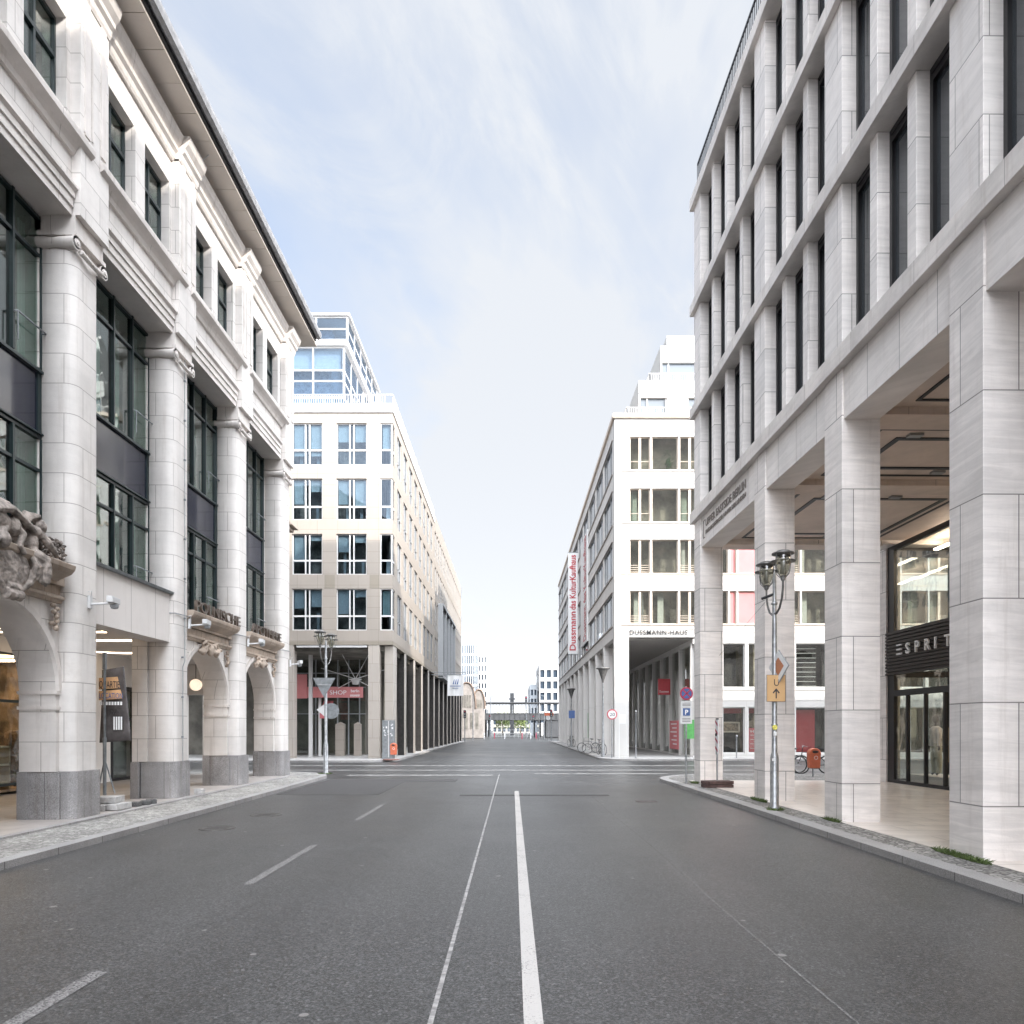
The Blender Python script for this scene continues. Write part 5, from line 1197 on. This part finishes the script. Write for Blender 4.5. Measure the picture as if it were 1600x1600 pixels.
# ------------------------------------------------------------------ street lamps
def make_lamp(loc, label, rz=0, group='twin lantern street lamps'):
    o = empty('street_lamp', loc, label, 'street lamp', group, rz)
    m = MB(); m.lathe([(.11, 0), (.105, .05), (.088, .08), (.085, 1.08), (.075, 1.14), (.055, 1.2), (.05, 3.6), (.042, 4.2), (.036, 4.75), (.02, 4.95), (0, 5.0)], (0, 0, 0), 16)
    for z in (1.75, 2.55, 4.28): m.lathe([(.056, z), (.066, z + .01), (.066, z + .04), (.05, z + .05)], (0, 0, 0), 14)
    m.build('post', GALV, o, local=True)
    for sg in (-1, 1):
        zt = 4.63 + (.02 if sg < 0 else 0)
        m = MB(); pts = [(0, 0, 4.1), (0, sg*.12, 4.08), (0, sg*.30, 4.16), (0, sg*.44, 4.34), (0, sg*.5, 4.55), (0, sg*.5, 4.68)]
        m.tube(pts, .022, 8); m.build('arm', LAMPM, o, local=True)
        c = (0, sg*.5, 4.68)
        m = MB(); m.lathe([(.03, 0), (.05, .03), (.035, .06), (.06, .10)], c, 16); 
        m.lathe([(.14, .50), (.15, .52), (.22, .535), (.215, .56), (.15, .575), (.13, .60), (.06, .62), (0, .63)], c, 22)
        m.lathe([(.165, .40), (.25, .385), (.25, .395), (.165, .415)], c, 22)
        for k in range(4): a = k*math.pi/2 + .5; m.tube([(c[0] + .06*math.cos(a), c[1] + .06*math.sin(a), c[2] + .06), (c[0] + .17*math.cos(a), c[1] + .17*math.sin(a), c[2] + .16), (c[0] + .2*math.cos(a), c[1] + .2*math.sin(a), c[2] + .33), (c[0] + .185*math.cos(a), c[1] + .185*math.sin(a), c[2] + .53)], .008, 5)
        l = m.build('lantern', LAMPM, o, local=True)
        m = MB(); m.lathe([(.05, .09), (.085, .14), (.12, .22), (.145, .32), (.15, .42), (.14, .51)], c, 20); m.build('glass_bowl', LANT, l, local=True)
        m = MB(); m.lathe([(.0, .14), (.045, .15), (.05, .42), (0, .44)], c, 10); m.build('diffuser', plain('lamp_diffuser', (.5, .48, .42), .6), l, local=True)
    return o
lampR = make_lamp((5.48, 15.1, 0), 'twin lantern lamp post carrying the ochre arrow sign in front of the right arcade', rz=R(-1))
m = MB(); m.tube([(-.02, 0, 4.5), (-.24, .1, 4.42)], .03, 7); m.tube([(-.12, 0, 4.42), (-1.2, -.2, 3.2)], .004, 4); m.build('cable_clamp', BLACK, lampR, local=True)
lampL = make_lamp((-6.95, 27.0, 0), 'twin lantern lamp post at the near left street corner with backs of two road signs', rz=R(-9))
def cone_lamp(loc, label):
    o = empty('street_lamp', loc, label, 'street lamp', 'cone headed street lamps by the white building')
    m = MB(); m.lathe([(.10, 0), (.09, 1.0), (.06, 1.1), (.045, 4.4), (.06, 4.45)], (0, 0, 0), 12); m.build('post', GALV, o, local=True)
    m = MB(); m.lathe([(.05, 4.4), (.09, 4.6), (.28, 5.15), (.30, 5.2), (.42, 5.22), (.40, 5.28), (.2, 5.34), (0, 5.36)], (0, 0, 0), 16); m.build('lamp_head', LAMPM, o, local=True); return o
cone_lamp((5.4, 42.9, 0), 'cone headed lamp post beside the corner pillar of the white building'); cone_lamp((5.38, 65.6, 0), 'smaller looking cone headed lamp post further along the white building')

# ------------------------------------------------------------------ signs
def diamond(m, r, y, cx=0, cz=0, t=.02): m.add([(cx - r, y, cz), (cx, y, cz - r), (cx + r, y, cz), (cx, y, cz + r), (cx - r, y + t, cz), (cx, y + t, cz - r), (cx + r, y + t, cz), (cx, y + t, cz + r)], [(0,1,2,3), (7,6,5,4), (0,4,5,1), (1,5,6,2), (2,6,7,3), (3,7,4,0)])
o = empty('priority_sign', (5.52, 14.98, 2.98), 'diamond shaped road sign with orange-brown centre turned edgewise on the right lamp post', 'road sign', rz=R(-76))
m = MB(); diamond(m, .345, 0); m.build('plate', GFRAME, o, local=True); m = MB(); diamond(m, .33, -.006, t=.004); m.build('white_border', SWHITE, o, local=True); m = MB(); diamond(m, .19, -.010, t=.003); m.build('centre', RUST, o, local=True)
o = empty('arrow_sign', (5.47, 14.98, 2.53), 'square ochre sign with letter U and upward arrow on the right lamp post', 'road sign')
m = MB(); m.box(-.195, .195, 0, .015, -.28, .28); m.build('border', DTXT, o, local=True, bevel=.004); m = MB(); m.box(-.188, .188, -.004, -.0005, -.273, .273); m.build('plate', OCHRE, o, local=True)
text('U', .20, DTXT, o, (-.055, -.008, .05), FACE_CAM, .001, .0, .1, local=True)
m = MB(); m.box(-.012, .012, -.008, -.005, -.21, -.05); m.add([(-.075, -.008, -.09), (0, -.008, -.0), (.075, -.008, -.09), (.055, -.008, -.11), (0, -.008, -.045), (-.055, -.008, -.11)], [(0, 1, 4, 5), (1, 2, 3, 4)]); m.build('arrow', DTXT, o, local=True)
# stickers
m = MB(); m.lathe([(0, .006), (.055, .006), (.055, 0)], (0, 0, 0), 14, False); o = m.build('sticker', plain('sticker_yellow', (.6, .55, .12), .5, var=.5, scale=30)); o.location = (5.46, 15.025, 1.72); o.rotation_euler = (R(90), 0, 0); tag(o, 'round yellow sticker on the right lamp post', 'sticker')
m = MB(); m.box(5.40, 5.47, 15.015, 15.02, 1.02, 1.08); m.box(5.43, 5.50, 15.016, 15.022, 1.55, 1.63); tag(m.build('paper_sticker', SWHITE), 'torn white paper sticker low on the right lamp post', 'sticker')
def disc(m, r, y, cz=0, t=.012, n=28, cx=0):
    pts = [(cx + r*math.cos(2*math.pi*k/n), cz + r*math.sin(2*math.pi*k/n)) for k in range(n)]
    vs = [(x, y, z) for x, z in pts] + [(x, y + t, z) for x, z in pts]; m.add(vs, [tuple(range(n)), tuple(range(n, 2*n))[::-1]] + [(i, (i+1) % n, n + (i+1) % n, n + i) for i in range(n)])
o = empty('no_stopping_sign', (5.37, 22.3, 0), 'no-stopping sign with parking plates on a thin pole beside the far right arcade pillar', 'road sign')
m = MB(); m.tube([(0, 0, 0), (0, 0, 3.0)], .03, 10); m.build('pole', GALV, o, local=True)
m = MB(); disc(m, .2, -.05, 2.77); m.build('red_disc', SRED, o, local=True); m = MB(); disc(m, .155, -.056, 2.77, .004); m.build('blue_disc', BLUE, o, local=True)
m = MB()
for a in (45, -45): c, s = math.cos(R(a)), math.sin(R(a)); m.add([(-.15*c - .018*s, -.062, 2.77 - .15*s + .018*c), (.15*c - .018*s, -.062, 2.77 + .15*s + .018*c), (.15*c + .018*s, -.062, 2.77 + .15*s - .018*c), (-.15*c + .018*s, -.062, 2.77 - .15*s - .018*c)], [(0, 1, 2, 3)])
m.build('red_cross', SRED, o, local=True)
m = MB(); m.box(-.17, .17, -.045, -.035, 2.34, 2.54); m.box(-.19, .17, -.045, -.035, 1.84, 2.07); m.box(-.17, .17, -.044, -.034, 2.08, 2.33); m.build('white_plate', SWHITE, o, local=True)
m = MB(); m.box(-.11, .11, -.05, -.0455, 2.09, 2.32); p = m.build('parking_plate', BLUE, o, local=True); text('P', .2, WTXT, p, (-.055, -.054, 2.13), FACE_CAM, .001, .006, local=True)
m = MB(); [m.box(-.13, .12, -.048, -.0455, z, z + .015) for z in (2.39, 2.43, 2.47, 1.90, 1.95, 2.0)]; m.build('small_text', DTXT, o, local=True)
# give-way sign backs on left lamp
o = empty('give_way_sign', (-6.99, 26.9, 3.2), 'grey back of a triangular give-way sign on the left lamp post', 'road sign')
m = MB(); m.add([(-.42, 0, .38), (.42, 0, .38), (0, 0, -.36), (-.42, .02, .38), (.42, .02, .38), (0, .02, -.36)], [(0, 2, 1), (3, 4, 5), (0, 1, 4, 3), (1, 2, 5, 4), (2, 0, 3, 5)]); m.build('plate', STEEL, o, local=True); m = MB(); m.box(-.25, .25, -.02, 0, .1, .14); m.build('rail', GALV, o, local=True)
o = empty('round_sign', (-6.80, 27.2, 2.35), 'grey back of a round road sign on the left lamp post', 'road sign')
m = MB(); disc(m, .3, 0); m.build('plate', STEEL, o, local=True); m = MB(); m.add([(-.55, -.002, .05), (-.2, -.002, .3), (-.2, -.002, -.25)], [(0, 1, 2)]); m.add([(-.55, .012, .05), (-.2, .012, .3), (-.2, .012, -.25)], [(0, 2, 1)]); m.build('white_arrow_plate', SWHITE, o, local=True)
# 20/30 sign by the corner of white building
o = empty('zone_sign', (5.75, 41.6, 0), 'round red-rimmed white sign and plates on a thin pole before the white corner pillar', 'road sign')
m = MB(); m.tube([(0, 0, 0), (0, 0, 3.0)], .03, 8); m.build('pole', GALV, o, local=True); m = MB(); disc(m, .30, -.06, 2.5); m.build('red_rim', plain('faded_red', (.5, .10, .12), .5), o, local=True); m = MB(); disc(m, .23, -.066, 2.5, .004); m.build('white_disc', SWHITE, o, local=True)
text('20', .26, DTXT, o, (-.15, -.072, 2.41), FACE_CAM, .001, .0, .3, local=True)
m = MB(); m.box(.42, .78, -.05, -.04, 2.25, 2.5); m.box(.42, .78, -.05, -.04, 1.98, 2.2); m.box(.4, .43, -.04, -.01, 0, 2.6); m.build('white_plate', SWHITE, o, local=True)
o = empty('blue_sign', (5.36, 64.8, 0), 'small blue rectangular sign on the far cone lamp post', 'road sign'); m = MB(); m.box(-.27, .27, 0, .03, 2.6, 3.3); m.build('plate', BLUE, o, local=True); m = MB(); m.tube([(0, .06, 0), (0, .06, 3.0)], .03, 6); m.build('pole', GALV, o, local=True)
# warning beacon with rubber foot
o = empty('marker_beacon', (5.93, 20.9, 0), 'edge-on road works marker on a stacked brown rubber foot before the right arcade', 'beacon')
for k in (0, 1):
    m = MB(); z = .0 + k*.1; m.prism([(-.42, -.2), (-.34, -.26), (.34, -.26), (.42, -.2), (.42, .2), (.34, .26), (-.34, .26), (-.42, .2)], z, z + .085); ob = m.build('rubber_foot', RUBBER, o, local=True, bevel=.015); ob.rotation_euler = (0, 0, R(8*k))
m = MB(); m.box(-.02, .02, -.02, .02, .18, 1.1); m.build('post', GALV, o, local=True)
m = MB(); m.box(-.02, .02, -.13, .13, .95, 1.95); m.build('marker_panel', SWHITE, o, local=True, bevel=.01)
m = MB()
for z in (1.0, 1.25, 1.5, 1.75): m.add([(-.024, -.13, z), (-.024, .13, z + .12), (-.024, .13, z + .2), (-.024, -.13, z + .08), (.024, -.13, z), (.024, .13, z + .12), (.024, .13, z + .2), (.024, -.13, z + .08)], [(0, 1, 2, 3), (7, 6, 5, 4)])
m.build('red_stripe', SRED, o, local=True)
m = MB(); m.ell((-.03, .0, 1.52), (.03, .05, .05)); m.box(-.03, .03, -.05, .05, 1.95, 1.99); m.build('fitting', BLACK, o, local=True)

# ------------------------------------------------------------------ bins
def bin_(loc, label, rz=0, s=1.):
    o = empty('litter_bin', loc, label, 'litter bin', 'orange litter bins', rz)
    m = MB(); pl = []
    w_, d_ = .24*s, .16*s
    for k in range(9): a = math.pi*k/8; pl.append((w_*math.cos(a), .95*s + .22*s*math.sin(a)*1.0))
    prof = [(-w_*.86, .35*s), (w_*.86, .35*s), (w_, .95*s)] + pl[1:]
    n = len(prof); vs = [(x, -d_, z) for x, z in prof] + [(x, d_, z) for x, z in prof]
    m.add(vs, [tuple(range(n)), tuple(range(n, 2*n))[::-1]] + [(i, (i+1) % n, n + (i+1) % n, n + i) for i in range(n)])
    m.build('bin_body', ORANGE, o, local=True, bevel=.03)
    m = MB(); m.ell((0, -d_ - .003, 1.02*s), (.13*s, .012, .055*s)); m.build('slot', BLACK, o, local=True)
    m = MB(); m.torus((.02, -d_ - .004, .78*s), .07*s, .008, 'y', 16, 4); m.build('white_mark', WTXT, o, local=True)
    m = MB(); m.tube([(0, d_*.5, 0), (0, d_*.5, .36*s)], .035, 8); m.build('post', GALV, o, local=True)
    return o
b1 = bin_((10.6, 25.4, 0), 'orange litter bin on a post seen through the right arcade', 0, .86); 
b2 = bin_((-6.40, 39.1, 0), 'orange litter bin on a post by the corner of the beige building', 0, .78)
# grey cabinet and base
o = empty('advert_cabinet', (-6.85, 39.9, 0), 'dark grey street cabinet with scratched reflective face behind an orange bin', 'street cabinet')
m = MB(); m.box(-.32, .32, 0, .5, 0, 2.15); m.build('cabinet_body', STEEL, o, local=True, bevel=.02)
m = MB(); m.box(.02, .06, -.02, 0, .1, 2.1); m.build('edge_strip', WFRAME, o, local=True)
m = MB()
rn = random.Random(4)
for k in range(14): x = rn.uniform(-.28, .25); z = rn.uniform(1.2, 2.0); m.box(x, x + rn.uniform(.03, .1), -.004, -.001, z, z + rn.uniform(.03, .12))
m.build('sticker_scraps', SWHITE, o, local=True)
m = MB(); m.prism(arc(-6.5, 38.9, .45, 0, 360, 16)[:-1], .0, .05); tag(m.build('paving_ring', plain('brown_brick', (.25, .14, .12), .8, var=.3, scale=20)), 'low reddish brick ring at the foot of the orange bin by the beige building', 'paving ring')

# ------------------------------------------------------------------ bicycles
def bike(loc, rz, frame, label, group='parked bicycles'):
    o = empty('bicycle', loc, label, 'bicycle', group, rz)
    for y in (-.53, .53):
        m = MB(); m.torus((0, y, .34), .33, .018, 'x', 26, 6); wl = m.build('wheel', TYRE, o, local=True)
        m = MB(); m.torus((0, y, .34), .305, .008, 'x', 26, 5)
        for k in range(14): a = 2*math.pi*k/14; m.tube([(0, y, .34), (0, y + .3*math.cos(a), .34 + .3*math.sin(a))], .0022, 3, False)
        m.ell((0, y, .34), (.04, .025, .025), 8, 6); m.build('rim', GALV, wl, local=True)
    m = MB(); B = (0, -.08, .30); S = (0, -.22, .78); H = (0, .36, .80); HF = (0, .39, .64)
    for a, b in ((B, S), (S, H), (B, HF), ((0, -.53, .34), B), ((0, -.53, .34), (0, -.2, .72)), (HF, (0, .53, .34)), ((0, .34, .98), HF)): m.tube([a, b], .016, 7)
    m.build('frame', frame, o, local=True)
    m = MB(); m.tube([(0, -.22, .78), (0, -.25, .92)], .013, 6); m.ell((0, -.26, .94), (.07, .13, .03)); m.build('saddle', TYRE, o, local=True)
    m = MB(); m.tube([(-.28, .22, 1.02), (-.2, .32, 1.04), (0, .36, .98), (.2, .32, 1.04), (.28, .22, 1.02)], .012, 6); m.build('handlebar', GALV, o, local=True)
    m = MB(); m.tube([(-.1, -.1, .2), (.0, -.08, .3), (.1, -.06, .4)], .01, 5); m.box(-.14, -.08, -.16, -.04, .19, .21); m.box(.08, .14, -.12, 0, .39, .41); m.build('pedals', TYRE, o, local=True)
    m = MB(); m.torus((0, -.53, .34), .36, .008, 'x', 20, 4); m.build('mudguard', STEEL, o, local=True)
    return o
fb = plain('bike_black', (.03, .03, .035), .4); fs_ = plain('bike_silver', (.4, .4, .42), .3, .6); fr_ = plain('bike_red', (.35, .04, .04), .4)
bike((10.3, 27.0, 0), R(90 + 8), fs_, 'silver bicycle parked left of and behind the orange bin in the right arcade')
bike((11.3, 27.2, 0), R(90 - 14), fb, 'black bicycle parked right of and behind the orange bin in the right arcade')
bike((8.95, 24.9, 0), R(12), fb, 'black bicycle seen nearly head-on past the second right arcade pillar')
bike((5.75, 46.5, 0), R(15), fb, 'black bicycle leaning nearest the white corner pillar')
bike((5.55, 48.2, 0), R(75), fs_, 'silver bicycle standing sideways behind the black one by the white building')
bike((5.4, 51.0, 0), R(60), fb, 'dark bicycle standing sideways on the right pavement near the green posters')
bike((5.45, 66.5, 0), R(20), fb, 'distant dark bicycle by the far cone lamp on the right pavement')
# green posters on the white building's arcade
for i, (y, lb) in enumerate(((53.9, 'green advertising panel on the arcade of the white building, nearer the corner'), (60.5, 'green advertising panel on the arcade of the white building, further away'))):
    m = MB(); m.box(6.35, 7.0, y, y + .1, .9, 3.0); o = m.build('poster_case', GREENP); tag(o, lb, 'poster panel', 'green poster panels')
    q = MB(); q.box(6.42, 6.8, y - .01, y - .004, 1.1, 1.3); q.build('white_caption', WTXT, o)
o = empty('green_stand', (10.0, 41.9, 0), 'small green board on two legs beside the far right arcade pillar', 'notice board')
m = MB(); m.box(0, .75, 0, .04, 1.1, 2.2); m.build('board', GREENP, o, local=True); m = MB(); m.box(.08, .12, .04, .08, 0, 2.2); m.box(.6, .64, .04, .08, 0, 2.2); m.build('leg', GALV, o, local=True)
# bollards at the white corner
o = None
for i, (x, y, lb) in enumerate(((7.0, 40.9, 'thin grey parking post before the white building arcade'), (12.7, 40.9, 'thin grey post in front of the pink poster window'), (14.6, 40.7, 'thin grey post right of the pink poster'))):
    h = (2.7, 1.3, 1.2)[i]; m = MB(); m.lathe([(.04, 0), (.04, h - .1), (.055, h - .08), (.055, h), (0, h + .02)], (x, y, 0), 10); t = m.build('bollard', GALV); tag(t, lb, 'bollard', 'thin posts along the side street')

# ------------------------------------------------------------------ traffic lights and poles near the bridge
def tlight(x, y, h, lb, rz=0):
    o = empty('traffic_light', (x, y, 0), lb, 'traffic light', 'traffic lights before the bridge')
    m = MB(); m.tube([(0, 0, 0), (0, 0, h)], .06, 8); m.build('pole', STEEL, o, local=True)
    m = MB(); m.box(-.17, .17, -.28, -.06, h - 1.0, h); m.build('housing', BLACK, o, local=True, bevel=.02)
    m = MB(); [disc(m, .09, -.30, h - .18 - .31*k) for k in range(1)]; m.build('red_lens', SRED, o, local=True)
    m = MB(); [disc(m, .09, -.30, h - .18 - .31*k) for k in (1, 2)]; m.build('dark_lens', STEEL, o, local=True)
tlight(-6.0, 92, 4.0, 'black traffic light at the left kerb before the bridge'); tlight(5.2, 96, 4.2, 'black traffic light at the right kerb before the bridge')
tlight(2.3, 118, 6.9, 'tall traffic light whose head rises above the bridge canopy'); tlight(-3.6, 118, 3.9, 'traffic light on the left side just before the bridge'); tlight(3.6, 122, 3.9, 'traffic light on the right side just before the bridge')
for i, (x, y, h, lb) in enumerate(((-5.4, 100, 7.4, 'tall thin grey mast left of the bridge opening'), (-3.3, 112, 6.6, 'thin pale mast just left of the bridge opening'), (3.9, 104, 7.2, 'thin grey mast right of the bridge opening'), (4.9, 110, 6.6, 'thin pale mast before the right end of the bridge'))):
    m = MB(); m.tube([(x, y, 0), (x, y, h)], [.07, .04], 7); m.tube([(x, y, h), (x + (.9 if x < 0 else -.9), y, h + .15)], .03, 6); tag(m.build('lamp_mast', GALV), lb, 'mast', 'thin masts before the bridge')
o = empty('road_sign_board', (4.85, 97, 0), 'orange and white sign board on a pole at the far right kerb', 'road sign'); m = MB(); m.box(-.5, .7, 0, .05, 3.4, 3.8); m.build('orange_board', ORANGE, o, local=True); m = MB(); disc(m, .3, -.02, 3.1); m.build('round_plate', SWHITE, o, local=True); m = MB(); m.tube([(0, .1, 0), (0, .1, 3.9)], .04, 6); m.build('pole', GALV, o, local=True)
# ------------------------------------------------------------------ CCTV cameras on the left building
def cctv(loc, label, rz=0):
    o = empty('security_camera', loc, label, 'security camera', 'security cameras on the limestone columns', rz)
    m = MB(); m.box(0, .05, -.05, .05, -.12, .12); m.tube([(.03, 0, -.04), (.25, .02, -.02), (.42, .05, .0)], .022, 8); m.tube([(.05, -.01, .1), (.08, -.06, .2), (.03, -.1, .18)], .008, 5); m.build('bracket', LGREY, o, local=True)
    m = MB(); m.box(.34, .46, -.08, .3, .0, .12); m.build('housing', LGREY, o, local=True, bevel=.012)
    m = MB(); m.lathe([(.075, -.01), (.08, -.05), (.06, -.09), (0, -.1)], (.40, .16, 0), 14); m.build('dome', GFRAME, o, local=True)
    return o
cctv((FX, 13.75, 4.1), 'white security camera on the nearest limestone column beside the flat opening', R(8)); cctv((FX, 18.0, 4.3), 'white security camera below the ledge of the first smaller arch', R(8))
cctv((FX + .02, 21.95, 4.3), 'white security camera below the ledge of the farthest arch', R(8)); cctv((FX + .02, 26.1, 4.05), 'white security camera at the far end corner column of the limestone building', R(30))
for i, y in enumerate((17.66, 21.65, 25.78)):
    m = MB(); m.tube([(FX - .4, y - .45, 4.45), (FX + .01, y - .40, 4.45), (FX + .045, y, 4.46), (FX + .045, y + .3, 4.46), (FX + .04, y + .34, 4.3)], .012, 6)
    m.build('camera_cable', STEEL, LB)

# ------------------------------------------------------------------ poster on a pole with ballast
o = empty('poster_stand', (-8.42, 14.95, .32), 'bent dark poster strapped to a steel pole beside the nearest limestone column', 'poster stand')
PW = (-8.42, 14.95)
m = MB(); m.tube([(0, 0, 0), (0, 0, 1.15)], .035, 10); m.tube([(0, 0, 1.15), (0, 0, 2.9)], .027, 10); m.lathe([(.04, 1.1), (.045, 1.15), (.03, 1.2)], (0, 0, 0), 10); m.box(-.03, .03, -.03, .03, 2.6, 2.95); m.tube([(0, 0, .75), (.24, -.05, .04)], .014, 6); m.tube([(0, 0, .75), (-.2, .1, .04)], .014, 6); m.build('pole', STEEL, o, local=True)
m = MB(); n = 10
vs = []
for j in range(9):
    z = 1.08 + 1.52*j/8
    for i in range(n + 1):
        u = i/n; x = -.13 + .56*u + (1 - j/8)*.07*u; y = .04 + .10*math.sin(u*2.2 + j*.2) - .03*u
        vs.append((x, y, z + .05*u))
m.add(vs, [(j*(n+1) + i, j*(n+1) + i + 1, (j+1)*(n+1) + i + 1, (j+1)*(n+1) + i) for j in range(8) for i in range(n)], True)
ps = m.build('poster', plain('poster_dark', (.11, .10, .10), .45, var=.4, scale=3.), o, local=True); so = ps.modifiers.new('s', 'SOLIDIFY'); so.thickness = .006
m = MB(); m.add([(-.12, -.005, 2.18), (.36, .055, 2.22), (.36, .055, 2.46), (-.12, -.005, 2.42)], [(0, 1, 2, 3)]); m.add([(-.12, -.005, 1.96), (.37, .055, 2.0), (.37, .055, 2.19), (-.12, -.005, 2.15)], [(0, 1, 2, 3)]); m.build('orange_block', plain('poster_orange', (.62, .36, .18), .5, var=.2), o, local=True)
ra = (R(90), 0, R(7))
text('QUARTIER', .20, DTXT, o, (-.11, -.02, 2.22), ra, .001, .0, .46, local=True); text('LOCATION', .16, BLUE, o, (-.11, -.02, 2.0), ra, .001, 0, .46, local=True); m = MB(); [m.box(-.1 + .06*q, -.06 + .06*q, .0, .004, 1.86, 1.93) for q in range(8)]; m.build('white_line', WTXT, o, local=True)
m = MB(); [m.box(.17 + .05*q, .2 + .05*q, .015, .02, 1.35, 1.62) for q in range(4)]; m.build('white_marks', WTXT, o, local=True)
m = MB(); m.tube([(.1, -.0, 1.65), (.14, -.0, 1.75), (.2, .0, 1.66), (.25, .0, 1.78), (.3, .01, 1.7)], .006, 4); m.tube([(.12, 0, 1.7), (.3, .01, 1.72)], .006, 4); m.build('graffiti', DTXT, o, local=True)
def slab(name, x0, x1, y0, y1, z0, z1, mat, lb, cat, group=None, rz=0):
    m = MB(); cx, cy = (x0+x1)/2, (y0+y1)/2; m.box(x0-cx, x1-cx, y0-cy, y1-cy, 0, z1-z0); ob = m.build(name, mat, bevel=.01); ob.location = (cx, cy, z0); ob.rotation_euler = (0, 0, rz); tag(ob, lb, cat, group)
slab('concrete_block', -8.52, -8.22, 14.55, 15.0, .03, .155, CONC, 'lower left concrete block weighting the poster stand', 'concrete block', 'ballast blocks of the poster stand', .05)
slab('concrete_block', -8.18, -7.95, 14.6, 15.1, .04, .165, CONC, 'lower right concrete block weighting the poster stand', 'concrete block', 'ballast blocks of the poster stand', -.08)
slab('concrete_block', -8.55, -8.1, 14.7, 15.15, .17, .30, CONC, 'upper concrete block stacked on the others under the poster pole', 'concrete block', 'ballast blocks of the poster stand', .1)
DST = plain('dark_setts', (.09, .09, .09), .8, var=.3, scale=20)
for i, (x, y, z, lb) in enumerate(((-8.05, 15.45, .04, 'dark paving stone lying nearest the concrete blocks'), (-7.98, 15.75, .04, 'middle dark paving stone on the left pavement edge'), (-7.98, 16.0, .04, 'dark paving stone farthest from the concrete blocks'))):
    slab('paving_stone', x - .1, x + .1, y - .1, y + .1, z, z + .09, DST, lb, 'paving stone', 'loose dark paving stones', .3*i)
slab('electric_box', -8.05, -7.85, 18.3, 18.5, .04, .16, CONC, 'small grey box on the ground beyond the second limestone column', 'ground box')

# ------------------------------------------------------------------ mannequins
def mannequin(loc, rz, top, bottom, lb, head=True, coat=None, group='mannequins in the right shop'):
    o = empty('mannequin', loc, lb, 'mannequin', group, rz)
    m = MB()
    if head: m.ell((0, 0, 1.68), (.085, .105, .13), 14, 10); m.tube([(0, 0, 1.44), (0, 0, 1.58)], .045, 8)
    m.ell((-.33, -.06, .82), (.03, .03, .07)); m.ell((.33, -.04, .82), (.03, .03, .07)); m.tube([(-.1, 0, .1), (-.1, -.08, .03)], .035, 6); m.tube([(.1, .05, .1), (.1, -.03, .03)], .035, 6)
    m.build('body', SKIN_D, o, local=True)
    m = MB(); m.tube([(0, 0, .88), (0, 0, 1.05), (0, 0, 1.2), (0, 0, 1.38), (0, 0, 1.47)], [.17, .14, .17, .18, .07], 12)
    m.tube([(-.16, 0, 1.40), (-.27, 0, 1.15), (-.33, -.06, .88)], [.07, .06, .045], 8); m.tube([(.16, 0, 1.40), (.27, 0, 1.15), (.33, -.05, .88)], [.07, .06, .045], 8)
    m.build('top', top, o, local=True)
    m = MB(); m.tube([(-.08, 0, .95), (-.12, 0, .5), (-.1, 0, .08)], [.12, .1, .075], 10); m.tube([(.08, 0, .95), (.13, .03, .5), (.1, .05, .08)], [.12, .1, .075], 10); m.build('trousers', bottom, o, local=True)
    if coat: m = MB(); m.tube([(0, .02, .45), (0, .02, .9), (0, .02, 1.2), (0, .02, 1.42), (0, .02, 1.5)], [.28, .22, .23, .22, .1], 12); m.build('coat', coat, o, local=True)
    return o
mannequin((12.6, 21.5, .3), R(-100), CLOTH1, CLOTH3, 'mannequin in pale top and trousers nearest the left end of the shop window')
mannequin((12.55, 20.4, .3), R(-80), CLOTH1, CLOTH3, 'mannequin in white shirt and camel coat with dark head behind the shop door', coat=CLOTH2)
mannequin((12.75, 19.7, .3), R(-100), CLOTH2, CLOTH3, 'mannequin in camel jumper beside the right arcade pillar')
mannequin((-13.3, 19.35, .15), R(90), CLOTH4, CLOTH4, 'headless mannequin in brown coat inside the left arch shop window', head=False, coat=CLOTH4, group='mannequin in the left shop')

# ------------------------------------------------------------------ weeds
def weeds(cx, cy, rx, ry, n, lb, seed):
    rn = random.Random(seed); m = MB()
    for k in range(n):
        a = rn.uniform(0, 6.3); q = rn.random()**.5; x = cx + rx*q*math.cos(a); y = cy + ry*q*math.sin(a)
        h = rn.uniform(.02, .07); t = rn.uniform(0, 6.3); dx, dy = math.cos(t)*.007, math.sin(t)*.007; lx, ly = rn.gauss(0, .03), rn.gauss(0, .03)
        m.add([(x - dx, y - dy, 0.), (x + dx, y + dy, 0.), (x + lx + dx, y + ly + dy, h*.7), (x + lx*1.8, y + ly*1.8, h)], [(0, 1, 2), (0, 2, 3)])
    o = m.build('weeds', WEED); tag(o, lb, 'weeds', 'weed patches along the right arcade', 'stuff')
weeds(5.93, 9.55, .09, .6, 650, 'bright green weeds at the foot of the nearest right pillar', 1); weeds(5.88, 13.3, .06, .3, 260, 'green weeds at the foot of the second right pillar', 2)
weeds(5.80, 17.0, .08, .5, 500, 'yellowish weeds at the foot of the third right pillar', 3); weeds(5.48, 15.05, .16, .16, 260, 'dark green weeds round the base of the right lamp post', 4); weeds(5.66, 22.4, .1, .3, 300, 'small weeds by the farthest right pillar', 5)
weeds(-6.95, 26.95, .25, .2, 200, 'thin weeds round the base of the left lamp post', 6)
